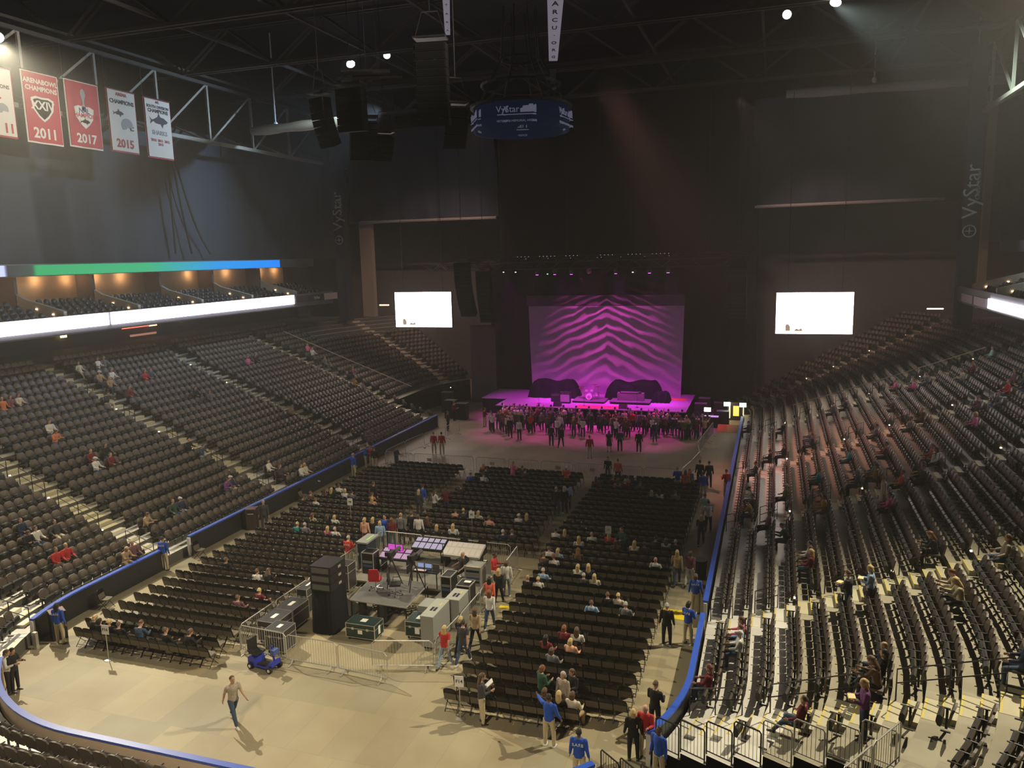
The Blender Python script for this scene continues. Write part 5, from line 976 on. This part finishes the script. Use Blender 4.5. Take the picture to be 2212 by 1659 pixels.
POSES={'stand':dict(armL=(2,10,12,0),armR=(-3,10,12,0),legL=(0,3,0),legR=(2,4,3)),
 'hold':dict(armL=(15,12,95,35),armR=(12,12,100,35),legL=(0,4,0),legR=(2,4,3),head=14),
 'walk':dict(armL=(28,8,20,0),armR=(-28,8,14,0),legL=(-24,1,16),legR=(24,1,4),lean=4,pz=.895),
 'point':dict(armL=(78,45,15,0),armR=(8,14,20,0),legL=(0,5,0),legR=(3,5,4)),
 'sit':dict(pz=.50,py=-.05,lean=-4,armL=(28,8,55,25),armR=(26,8,60,25),legL=(80,7,82),legR=(80,8,80),head=8),
 'phone':dict(pz=.50,py=-.02,lean=10,armL=(35,6,75,35),armR=(32,6,80,35),legL=(82,8,86),legR=(80,9,80),head=22),
 'recline':dict(pz=.50,py=-.02,lean=-12,armL=(15,20,60,20),armR=(10,24,70,20),legL=(78,10,40),legR=(82,12,55),head=10),
 'raise':dict(armL=(125,8,40,20),armR=(115,8,50,20),legL=(0,3,0),legR=(2,4,3),head=-6)}
def voxel(mb,name,vox,sm=2):
    me=mb.mesh(name,WHITE); o=bpy.data.objects.new(name,me); COL.objects.link(o); r=o.modifiers.new('r','REMESH'); r.mode='VOXEL'; r.voxel_size=vox; r.use_smooth_shade=True
    sdm=o.modifiers.new('s','SMOOTH'); sdm.factor=.5; sdm.iterations=sm
    dg=bpy.context.evaluated_depsgraph_get(); dg.update(); n=bpy.data.meshes.new_from_object(o.evaluated_get(dg)); n.name=name; bpy.data.objects.remove(o); n.materials.clear(); n.polygons.foreach_set('use_smooth',[True]*len(n.polygons)); return n
PM={}
def build_pose(pn):
    J=fk(POSES[pn]); up,fw=J['up'],J['fw']; X=Vector((1,0,0)); hu,hf=J['hu'],J['hf']; b=MB(); H=J['head']
    # head: skull + jaw + nose + ears
    rings(b,[(H+hu*-.115+hf*.045,X,hf,.030,.028),(H+hu*-.10+hf*.03,X,hf,.052,.055),(H+hu*-.06+hf*.012,X,hf,.066,.080),(H+hu*0,X,hf,.074,.094),(H+hu*.05,X,hf,.073,.095),(H+hu*.09-hf*.005,X,hf,.058,.076),(H+hu*.115-hf*.005,X,hf,.030,.042)],16)
    b.tube([H+hf*.085+hu*.02,H+hf*.108-hu*.028],[.008,.016],6)
    for s in(-1,1): b.tube([H+X*s*.07-hf*.005+hu*.025,H+X*s*.082-hf*.01-hu*.03],[.018,.012],6)
    limb(b,[J['neck']-up*.06,H-hu*.07],[.058,.052])
    rings(b,[(J['pelvis']-up*.09,X,fw,.13,.10),(J['pelvis'],X,fw,.155,.115),(J['waist'],X,fw,.135,.10),(J['chest'],X,fw,.160,.115),(J['neck']-up*.08,X,fw,.165,.095),(J['neck']-up*.02,X,fw,.10,.07),(J['neck']+up*.02,X,fw,.055,.055)],16)
    for k,s in(('L',-1),('R',1)):
        limb(b,[J['sh'+k],J['el'+k]],[.056,.042]); limb(b,[J['el'+k],J['wr'+k]],[.042,.027]); d=J['hd'+k]; side=d.cross(X*s); side=side.normalized() if side.length>.01 else Vector((0,1,0)); pn_=d.cross(side).normalized()
        w_=J['wr'+k]; rings(b,[(w_,side,pn_,.024,.018),(w_+d*.03,side,pn_,.034,.016),(w_+d*.085,side,pn_,.040,.013)],10)
        for i in range(4):
            L=(.062,.075,.078,.060)[i]; p0=w_+d*.08+side*(-.030+.020*i); b.tube([p0,p0+d*L*.5+pn_*.004*s,p0+d*L*.85+pn_*.018*s],[.0092,.0088,.0075],6)
        p0=w_+d*.025+side*.03; b.tube([p0,p0+side*.028+d*.022,p0+side*.034+d*.05+pn_*.008],[.011,.010,.008],6)
        limb(b,[J['hip'+k],J['kn'+k]],[.088,.058]); limb(b,[J['kn'+k],J['an'+k]],[.056,.037])
        a=J['an'+k]; b.tube([a+Vector((0,-.04,-.045)),a+Vector((0,.06,-.05)),a+Vector((s*.01,.15,-.062))],[.036,.038,.022],8)
    body=voxel(b,'body',.0105,1)
    t=MB(); rings(t,[(J['pelvis']-up*.06,X,fw,.165,.125),(J['pelvis']+up*.02,X,fw,.170,.128),(J['waist'],X,fw,.155,.118),(J['chest'],X,fw,.182,.132),(J['neck']-up*.07,X,fw,.185,.108),(J['neck']-up*.0,X,fw,.105,.078)],16)
    t2=MB(); t2.v=list(t.v); t2.f=list(t.f); t2.m=list(t.m)
    for k in 'LR':
        limb(t,[J['sh'+k],J['el'+k]],[.070,.056]); limb(t,[J['el'+k],J['wr'+k]-J['hd'+k]*.02],[.056,.040]); limb(t2,[J['sh'+k],J['sh'+k]+(J['el'+k]-J['sh'+k])*.6],[.070,.062])
    shirt=voxel(t,'jacket',.016); tee=voxel(t2,'shirt',.016)
    q=MB(); rings(q,[(J['pelvis']-up*.10,X,fw,.150,.12),(J['pelvis']-up*.02,X,fw,.162,.122),(J['pelvis']+up*.08,X,fw,.152,.114)],16)
    for k in 'LR': limb(q,[J['hip'+k],J['kn'+k]],[.100,.074]); limb(q,[J['kn'+k],J['an'+k]+(J['kn'+k]-J['an'+k]).normalized()*.03],[.073,.056])
    pants=voxel(q,'trousers',.016)
    q=MB(); dn=Vector((0,0,-1)); c0_=J['pelvis']; sit=POSES[pn].get('pz',.93)<.6
    if sit: rings(q,[(J['chest'],X,fw,.178,.13),(c0_+up*.03,X,fw,.185,.14),(c0_-up*.08,X,fw,.19,.15)]); [limb(q,[J['hip'+k],J['kn'+k]],[.11,.10]) for k in 'LR']
    else: rings(q,[(J['chest'],X,fw,.180,.13),(J['waist'],X,fw,.165,.125),(c0_,X,fw,.20,.155),(c0_+dn*.42,X,Vector((0,1,0)),.23,.20)])
    coat=voxel(q,'coat',.02)
    shoes=[]
    for k,s in(('L',-1),('R',1)):
        q=MB(); a=J['an'+k]; q.tube([a+Vector((0,-.06,-.045)),a+Vector((0,.05,-.05)),a+Vector((s*.01,.17,-.065))],[.045,.047,.030],8); shoes.append(q.mesh('shoe',[WHITE],True))
    # hair meshes
    def cap(ex,back,drop,name,brim=False):
        m=MB(); R_=[]
        for a in (12,35,60,82,100): 
            z=.118*math.cos(R(a))*1.02; r_=math.sin(R(a)); R_.append((H+hu*(z+.012)-hf*(.012+(.018 if a>80 else 0)),X,hf,(.080+ex)*r_,(.102+ex)*r_))
        rings(m,R_[::-1],16)
        if back: rings(m,[(H-hf*.055+hu*.06,X,hf,.075+ex,.05),(H-hf*.075-hu*.03,X,hf,.085+ex,.05),(H-hf*.080-hu*drop*.6,X,hf,.095+ex,.045),(H-hf*.085-hu*drop,X,hf,.06,.03)],12)
        if brim: m.tube([H+hf*.06+hu*.045,H+hf*.17+hu*.035],[.07,.05],8)
        return voxel(m,name,.014,1)
    return dict(body=body,jacket=shirt,shirt=tee,trousers=pants,coat=coat,shoes=shoes,short=cap(.004,0,0,'hair'),long=cap(.010,1,.30,'hair'),mid=cap(.010,1,.14,'hair'),cap=cap(.006,0,0,'cap',True),J=J)
for pn in POSES: PM[pn]=build_pose(pn)
COLS={'black':(.012,.012,.014),'white':(.70,.69,.64),'cream':(.62,.56,.42),'red':(.50,.03,.03),'maroon':(.17,.02,.03),'blue':(.02,.09,.50),'navy':(.02,.03,.07),'light blue':(.30,.45,.65),'denim':(.045,.075,.13),'pale denim':(.25,.34,.42),'khaki':(.52,.45,.30),'grey':(.16,.16,.17),'charcoal':(.05,.05,.055),'orange':(.65,.22,.10),'peach':(.75,.40,.27),'pink':(.80,.18,.35),'green':(.03,.08,.05),'olive':(.12,.12,.06),'teal':(.03,.28,.26),'mustard':(.45,.27,.06),'brown':(.12,.07,.04),'tan':(.42,.30,.17),'plaid':(.20,.08,.10),'purple':(.16,.05,.18),'aqua':(.35,.62,.55),'coral':(.70,.14,.08),'fur-grey':(.38,.33,.26)}
HAIRC={'blonde':(.55,.40,.18),'brown':(.10,.055,.03),'black':(.012,.01,.01),'grey':(.40,.38,.35),'auburn':(.18,.07,.03),'white':(.7,.7,.68)}
SKINS=[(.55,.33,.23),(.62,.40,.29),(.48,.28,.19),(.16,.085,.055)]
FURN=[]
EYE=mat('eye dark',(.02,.015,.01),.3); LIP=mat('lip',(.35,.10,.09),.5)
facecache={}
def facebits(pn,o):
    if pn not in facecache:
        J=PM[pn]['J']; H,hu,hf=J['head'],J['hu'],J['hf']; X=Vector((1,0,0)); m=MB()
        for s in(-1,1): m.lathe([(.004,-.004),(.010,0),(.004,.004)],8,H+X*s*.031+hf*.087+hu*.012)
        m2=MB(); m2.tube([H-X*.022+hf*.083-hu*.062,H+hf*.092-hu*.064,H+X*.022+hf*.083-hu*.062],[.004,.007,.004],5); facecache[pn]=(m.mesh('eyes',[EYE]),m2.mesh('mouth',[LIP]))
    for nm,me in zip(('eyes','mouth'),facecache[pn]): link(nm,me,o)
PEOPLE=[]
def sub(nm,me,par,mm):
    o=link(nm,me,par)
    if len(me.materials)==0: me.materials.append(WHITE)
    o.material_slots[0].link='OBJECT'; o.material_slots[0].material=mm; return o
def person(P,rz,pose,top,bot,hair='brown short',h=1.72,extra='',place='',far=False,scale=None,dark=0):
    D=PM[pose]; t=sub('person',D['body'],None,mat('skin %d'%(3 if dark else rnd.randrange(3)),SKINS[3 if dark else 0] if dark else SKINS[rnd.randrange(3)],.55)); t.location=P; t.rotation_euler=(0,0,rz); s=h/1.75; t.scale=(s,s,s)
    tk='jacket'; nm='jacket'; tw=top.split()
    if top.startswith('tee '): tk='shirt'; nm='shirt'; top=top[4:]
    coat=False
    if top.startswith('coat '): coat=True; top=top[5:]
    dress=False
    if top.startswith('dress '): dress=True; tk='shirt'; top=top[6:]
    mc=mat(top+' cloth',COLS[top],.85,noise=.5 if top in('plaid','fur-grey') else 0,scale=25)
    sub('shirt' if tk=='shirt' else 'jacket',D[tk],t,mc)
    if coat or dress: sub('coat_skirt' if coat else 'dress',D['coat'],t,mc)
    if not dress: sub('trousers',D['trousers'],t,mat(bot+' cloth',COLS[bot],.85))
    hc,ht=hair.split()
    if ht!='bald':
        if ht=='cap': sub('cap',D['cap'],t,mat(hc+' cap cloth',COLS.get(hc,HAIRC.get(hc)),.8)); sub('hair',D['short'],t,mat('brown hair',HAIRC['brown'],.6)) if False else None
        else: sub('hair',D[ht],t,mat(hc+' hair',HAIRC[hc],.6))
    if not far:
        for m_ in D['shoes']: sub('shoe',m_,t,mat('dark shoe',(.03,.03,.03),.5) if rnd.random()<.6 else WHITE)
        facebits(pose,t)
    hd='bald head' if ht=='bald' else ('%s cap'%hc if ht=='cap' else '%s %shair'%(hc,{'long':'long ','short':'short ','mid':''}[ht]))
    act={'stand':'standing','hold':'standing','walk':'walking','point':'pointing','sit':'seated','phone':'leaning seated','recline':'lounging','raise':'arms-raised'}[pose]
    wear='%s %s'%(top,'coat' if coat else ('dress' if dress else ('T-shirt' if tk=='shirt' else 'top')))
    t['_b']=(act+' person in '+wear).replace(', person',' person'); t['_e']=extra; t['_h']=hd; t['_p']=place; t['category']='person'; PEOPLE.append(t)
    if extra=='safe':
        J=D['J']; c=J['chest']-J['fw']*.155+J['up']*.02; me=PM.setdefault('SAFE',textmesh('lettering','S.A.F.E',.115,WHITE,.002,bold=.03)); o=link('lettering',me,t); o.matrix_local=frame(c,(1,0,0),J['up'],-J['fw']); t['_e']='SAFE back print'
    return t
def fhead(px,py,h): return at(px,py,h)
def snapchair(P):
    best=min(CHRS,key=lambda c:(c[0]-P[0])**2+(c[1]-P[1])**2); return (best[0],best[1],0.),best
PL=lambda P:('before the stage' if P[1]>38 else 'far barricades' if P[1]>31.5 else ('right walkway' if P[0]>11.2 else 'right chair block' if P[0]>4.6 else ('rear middle block' if P[1]>18.4 and P[0]>-3.6 else ('far left block' if P[0]<-4 else 'by the mixing area'))) if P[1]>6.5 else 'near open floor')
# seated on floor chairs: head px, pose, top, bottom, hair
FS="""661,1070 sit black black black_short|679,1058 sit brown black auburn_short|697,1054 sit plaid denim brown_long|709,1054 sit black black blonde_long|725,1049 sit white denim brown_short|742,1056 sit white denim blonde_mid|758,1056 sit grey denim black_short|692,1070 recline white denim auburn_short|802,1067 sit orange pale_denim brown_short|817,1070 sit peach denim blonde_long|817,1049 sit brown black brown_long|686,1106 sit khaki black auburn_long|704,1108 sit black denim brown_long|724,1113 sit white denim blonde_mid|653,1126 sit teal teal blonde_short|665,1129 sit grey grey grey_short|717,1131 sit pink pink blonde_long|729,1133 recline white white grey_short|955,1129 sit charcoal black blonde_long|975,1133 sit white denim blonde_long|996,1095 sit peach orange brown_short|1011,1099 sit charcoal black blonde_short|1018,1106 sit black black grey_short|1036,1106 sit cream cream blonde_long|993,1052 sit charcoal black brown_short|921,1117 sit brown black auburn_long|1038,1004 sit coral denim blonde_long|1056,1006 sit charcoal black black_short|1021,1020 phone blue denim brown_short|1041,1022 phone white white black_short|1127,1009 sit olive black brown_short|1142,1011 sit brown black black_short|1285,1029 phone maroon denim black_long|1328,1031 sit maroon denim brown_short|1335,1034 sit tan denim brown_long|1346,1034 sit maroon denim blonde_short|1359,1031 sit coral black brown_short|1371,1029 sit black denim cream_cap|1382,1038 sit olive olive brown_short|1411,1056 sit olive black blonde_long|1426,1056 phone white black black_long|1459,1059 sit grey grey brown_short|1059,1122 recline peach orange brown_short|1102,1142 sit charcoal black brown_short|1118,1142 recline navy denim grey_short|1130,1110 sit white denim white_cap|1150,1108 sit charcoal black blonde_long|1208,1138 sit white black black_short|1228,1140 sit plaid black blonde_long|1258,1158 sit cream black blonde_long|1284,1151 sit white khaki grey_bald|1319,1149 sit red denim blonde_long|1328,1165 sit brown denim brown_long|1375,1167 sit cream black blonde_long|1396,1174 sit charcoal plaid black_short|1438,1160 sit white white brown_long|1452,1162 sit charcoal grey grey_short|1466,1165 sit navy cream black_short|1185,1174 sit white black brown_short|1203,1181 sit light_blue denim blonde_long|1179,1194 sit brown black brown_short|1201,1194 sit white plaid maroon_cap|1244,1185 phone brown denim auburn_long|1420,1199 recline white pale_denim grey_bald|1136,1235 sit black black grey_bald|1159,1237 sit white white blonde_short|1181,1235 sit light_blue pale_denim grey_short|1253,1214 sit white denim blonde_long|1273,1214 sit navy black blonde_long|1259,1230 sit charcoal black grey_short|1288,1235 sit cream khaki blonde_long|1285,1287 recline light_blue denim brown_short|1307,1287 sit black black brown_short|1330,1291 sit cream white blonde_short|1357,1298 sit grey grey grey_short|474,1208 recline black khaki brown_short|549,1233 sit white pale_denim brown_short|560,1239 phone black black brown_long|537,1278 sit plaid plaid brown_short|551,1275 sit maroon pale_denim blonde_short|188,1350 sit black black black_mid|208,1345 phone black black blonde_mid|233,1361 sit black black brown_short|260,1347 sit black black blonde_short|274,1356 phone denim denim brown_short|341,1363 sit black black brown_short|382,1374 phone black black brown_mid|1169,1381 sit maroon denim black_long|1196,1390 sit grey grey brown_mid|1225,1383 sit peach peach blonde_mid|1223,1343 sit maroon maroon auburn_mid|1250,1350 sit white white brown_long|1232,1508 sit cream tan brown_mid|1264,1508 sit black black blonde_long|1205,1506 sit brown black brown_mid"""
used=set()
for e in FS.split('|'):
    a=e.split(); px,py=map(float,a[0].split(',')); P,c=snapchair(fhead(px,py,1.22)); key=(c[4],c[5],c[6]); 
    if key in used:
        al=[q for q in CHRS if q[4]==c[4] and q[5]==c[5] and (q[4],q[5],q[6]) not in used]
        if not al: continue
        c=min(al,key=lambda q:abs(q[0]-P[0])); P=(c[0],c[1],0.)
    used.add((c[4],c[5],c[6])); f=lambda s_:s_.replace('_',' ')
    person(P,rnd.uniform(-.25,.25),a[1],f(a[2]),f(a[3]),f(a[4]),rnd.uniform(1.64,1.8),place=PL(P),dark=1 if (px,py) in ((1396,1174),(1205,1506)) else 0)
# standing on the floor: 'f' = feet pixel, 'h' = head-top pixel
ST="""f 508,1563 walk tee_fur-grey denim brown_short -115 white_bag|f 1042,1562 hold charcoal khaki brown_long -60 holding_white_clipboard|f 1187,1612 point blue khaki black_short -10|h 1250,1572 stand blue khaki black_short 0 safe|f 1440,1395 stand black black grey_short 0 silver_hair|h 1487,1298 hold blue khaki black_mid -25 safe|h 1503,1238 stand blue khaki brown_mid 0 safe|f 132,1391 stand blue khaki black_long 10 safe|f 357,1232 stand blue khaki black_short 10 safe|f 962,1441 walk tee_red pale_denim blonde_long -5|f 1002,1434 walk tee_charcoal denim black_short -5|h 1025,1311 walk tan black brown_long 0|h 994,1329 walk black black blonde_mid 0|h 1216,1449 stand coat_fur-grey denim grey_mid 160|h 1237,1442 hold black black brown_mid 150|h 1169,1436 hold green denim auburn_mid -40|h 1415,1470 hold black black brown_short -20|h 1395,1519 hold red khaki grey_bald 170 red_sweatshirt|h 1368,1530 stand black black blonde_mid 10|h 1424,1567 stand blue khaki black_short 150|h 10,1402 hold white black brown_mid -60|h 22,1398 hold black black black_mid -80|h 751,1156 hold red khaki grey_short 0 safe|h 1066,1192 hold red khaki black_short -90|h 1093,1210 stand white pale_denim brown_mid 10|h 1076,1226 walk black black blonde_long 5|h 1056,1244 walk coral black black_long 10|h 1056,1272 walk white denim auburn_long 5|h 1463,1186 walk tan denim blonde_long 5|h 1491,1188 walk plaid white brown_mid -10|h 1523,1065 stand tee_aqua khaki brown_short 0|h 1531,1081 hold tee_white black black_short 20|h 1515,1110 walk black black blonde_long 0|h 1520,1018 stand blue khaki black_short 10|h 1570,1013 hold red white brown_short 30|h 1464,1007 hold blue khaki grey_bald 10|h 1481,1014 stand dress_coral black brown_long 0|h 1490,1012 stand grey black brown_long 180|h 1107,994 hold pink pink blonde_long -30|h 1223,1005 hold coral charcoal white_cap 180|h 1201,1050 stand black denim grey_short 0|h 1219,1049 stand black black blonde_long 0|h 1226,1041 stand light_blue black black_long 20|h 1344,1137 hold green black brown_short 150|h 568,1079 stand charcoal charcoal grey_short -160|h 762,978 stand blue khaki grey_short -20|h 788,960 hold blue khaki brown_short -60|h 801,960 hold red khaki brown_short 160|h 808,964 stand black khaki brown_short 10|h 855,964 hold navy denim brown_short -100|h 806,1039 stand black black brown_short -20|h 912,1046 stand blue pale_denim charcoal_cap -10|h 904,1056 stand charcoal charcoal blonde_long 0|h 938,1057 hold white black brown_long -30|h 962,1053 hold maroon denim brown_long 30|h 787,1117 stand peach plaid blonde_long 0|h 805,1116 stand black black blonde_long 0|h 820,1124 stand light_blue denim blonde_mid 20|h 831,1111 stand blue denim black_short 170|h 845,1117 stand maroon denim auburn_long 10|h 865,1107 stand grey black grey_bald 0|h 889,1103 stand black black brown_short 0|h 903,1110 stand white black brown_mid 10|f 938,981 stand red khaki brown_short 0|f 955,981 stand red khaki black_short 10|f 1274,990 stand red khaki brown_short 10|f 1316,976 stand dress_black black brown_long 0 holding_a_phone|f 1339,975 stand denim black brown_short 0|f 1380,978 stand black black brown_short 0|f 1191,963 stand charcoal navy brown_short 0|f 1212,966 walk black black black_short 0|h 1313,986 stand black denim brown_long 180|h 1335,990 stand coral denim brown_short 0|f 981,905 stand red black brown_short -90|f 1102,945 stand black black brown_short 0|f 1122,950 stand white black brown_short -20|f 968,930 stand charcoal black brown_short -90|h 1512,993 stand black black black_short 0|h 1532,995 stand black black black_short 20|h 980,868 hold maroon black brown_short -90|h 1046,880 hold maroon khaki brown_short -30"""
for e in ST.split('|'):
    a=e.split(); px,py=map(float,a[1].split(',')); f=lambda s_:s_.replace('_',' '); hh=1.76 if 'khaki' in a[4] or 'short' in a[5] or 'bald' in a[5] else 1.67
    P=at(px,py,0) if a[0]=='f' else at(px,py,hh); dk=1 if (px,py) in ((1187,1612),(1250,1572),(1066,1192),(132,1391),(1424,1567)) else 0
    t=person((P[0],P[1],0),R(float(a[6])),a[2],f(a[3]),f(a[4]),f(a[5]),hh,extra=f(a[7]) if len(a)>7 else '',place=PL(P),dark=dk)
    if len(a)>7 and 'clipboard' in a[7]:
        MB().box((-.10,.27,1.28),(.24,.02,.30),M=Matrix.Rotation(R(-50),3,'X')).obj('clipboard',PAPER,t)
# seated mixing engineer
t=person((2.0,15.2,.3),R(140),'recline','tee black','black','grey bald',1.76,extra='hand on head',place='by the mixing area'); officechair(2.0,15.25,.3,R(140),BLK,'black swivel chair under the bald man at the pale console')
# in the stands: bowl head pixel
for e in BOWLP.split('|'):
    a=e.split(); px,py=map(float,a[0].split(',')); c=BSEAT[(px,py)]; f=lambda s_:s_.replace('_',' ')
    n=Vector((-math.sin(c[3]),math.cos(c[3]))); P=(c[0]+n.x*.22,c[1]+n.y*.22,c[2]+.03); person(P,c[3]+rnd.uniform(-.2,.2),a[1],f(a[2]),f(a[3]),f(a[4]),rnd.uniform(1.64,1.8),place='left stand' if P[0]<0 else ('near right stand' if P[1]<22 else 'far right stand'),far=py<1000)
for px,py,rz,pose,top,bot,hair,ex in ((1836,1214,60,'hold','charcoal','denim','brown short','carrying food trays'),(1884,1206,80,'hold','light blue','black','blonde mid','carrying a snack tray'),(1872,1451,95,'hold','purple','navy','blonde mid','holding popcorn'),(1911,1018,100,'stand','coat cream','black','grey short','pale long coat')):
    P,dd=bowl(px,py,1.68); z=bz(dd); t=person((P[0],P[1],z),R(rz),pose,top,bot,hair,1.7,extra=ex,place='right stand')
    if ex!='pale long coat': MB().box((0,.33,1.18),(.24,.18,.07)).obj('snack_tray',mat('snack tray',(.75,.66,.35),.7),t)
# crowd standing against the stage
r_=random.Random(11); k_=0; placed=[]
tops=['black','maroon','charcoal','white','grey','plaid','navy','olive','peach','denim','cream','brown','red','green']; 
crowd=[]
while k_<118:
    x=r_.uniform(-7.6,10.6); y=49.3-abs(r_.gauss(0,1))*1.9
    if y<44.6 or any((x-a)**2+(y-b_)**2<.17 for a,b_ in placed): continue
    placed.append((x,y)); k_+=1; lg=r_.random()<.5
    crowd.append((x,y,r_.uniform(-.5,.5),r_.choice(['stand','hold','stand','raise','hold']),r_.choice(tops),r_.choice(['black','denim','navy','black','charcoal']),r_.choice(['blonde long','brown long','auburn long','blonde mid','brown mid']) if lg else r_.choice(['brown short','black short','grey short','brown short']),r_.uniform(1.58,1.72) if lg else r_.uniform(1.7,1.85)))
crowd.sort(key=lambda c:c[1]); NI=max(0,299-len(PEOPLE))
for c in crowd[:NI]: person((c[0],c[1],0),c[2],*c[3:8],place='stage-front crowd',far=True)
coarse={}
def coarse_mesh(pose,part):
    if (pose,part) not in coarse:
        o=bpy.data.objects.new('c',PM[pose][part]); COL.objects.link(o); d=o.modifiers.new('d','DECIMATE'); n0=len(PM[pose][part].polygons); d.ratio=min(1,700/max(n0,1)); dg=bpy.context.evaluated_depsgraph_get(); dg.update(); me=bpy.data.meshes.new_from_object(o.evaluated_get(dg)); bpy.data.objects.remove(o)
        v=np.empty(len(me.vertices)*3,np.float32); me.vertices.foreach_get('co',v); lt=np.empty(len(me.polygons),np.int32); me.polygons.foreach_get('loop_total',lt); lv=np.empty(len(me.loops),np.int32); me.loops.foreach_get('vertex_index',lv); coarse[(pose,part)]=(v.reshape(-1,3),lt,lv)
    return coarse[(pose,part)]
VV=[];LT=[];LV=[];MI=[];ML=[];off=0
def midx(m):
    if m not in ML: ML.append(m)
    return ML.index(m)
for c in crowd[NI:]:
    hc,ht=c[6].split(); sk=rnd.randrange(3); cs,sn_=math.cos(c[2]),math.sin(c[2]); sc=c[7]/1.75
    for part,m_ in (('body',mat('skin %d'%sk,SKINS[sk],.55)),('jacket',mat(c[4]+' cloth',COLS[c[4]],.85)),('trousers',mat(c[5]+' cloth',COLS[c[5]],.85)),(ht,mat(hc+' hair',HAIRC[hc],.6))):
        v,lt,lv=coarse_mesh(c[3],part); q=v*sc; VV.append(np.stack([cs*q[:,0]-sn_*q[:,1]+c[0],sn_*q[:,0]+cs*q[:,1]+c[1],q[:,2]],-1)); LT.append(lt); LV.append(lv+off); MI.append(np.full(len(lt),midx(m_),np.int32)); off+=len(v)
VV=np.concatenate(VV).astype(np.float32); LT=np.concatenate(LT); LV=np.concatenate(LV); me=bpy.data.meshes.new('crowd'); me.vertices.add(len(VV)); me.vertices.foreach_set('co',VV.ravel()); me.loops.add(len(LV)); me.loops.foreach_set('vertex_index',LV.astype(np.int32)); me.polygons.add(len(LT)); me.polygons.foreach_set('loop_start',np.concatenate([[0],np.cumsum(LT)[:-1]]).astype(np.int32)); me.polygons.foreach_set('loop_total',LT.astype(np.int32)); me.polygons.foreach_set('material_index',np.concatenate(MI)); me.polygons.foreach_set('use_smooth',np.ones(len(LT),bool))
for m_ in ML: me.materials.append(m_)
me.update(calc_edges=True); tag(link('crowd',me),'dense crowd of standing fans packed against the stage front','crowd',kind='stuff')
# labels: look first, then hair, then place in the picture
from collections import defaultdict
def pkey(o): return proj((o.location.x,o.location.y,o.location.z+1.2))[0]
g1=defaultdict(list)
for t in PEOPLE:
    l=t['_b']+((', '+t['_e']) if t['_e'] else ', '+t['_h'])+', '+t['_p']; g1[l.replace(',,',',')].append(t)
for l,ts in g1.items():
    ts.sort(key=pkey)
    for i,t in enumerate(ts):
        t['label']=l if len(ts)==1 else l+', %s from left'%ordn(i+1)
        if len(t['label'].split())>16: print('LONG',t['label'])
        if 'stage-front crowd' in l: t['group']='crowd standing against the stage'
        for k in ('_b','_e','_h','_p'): del t[k]
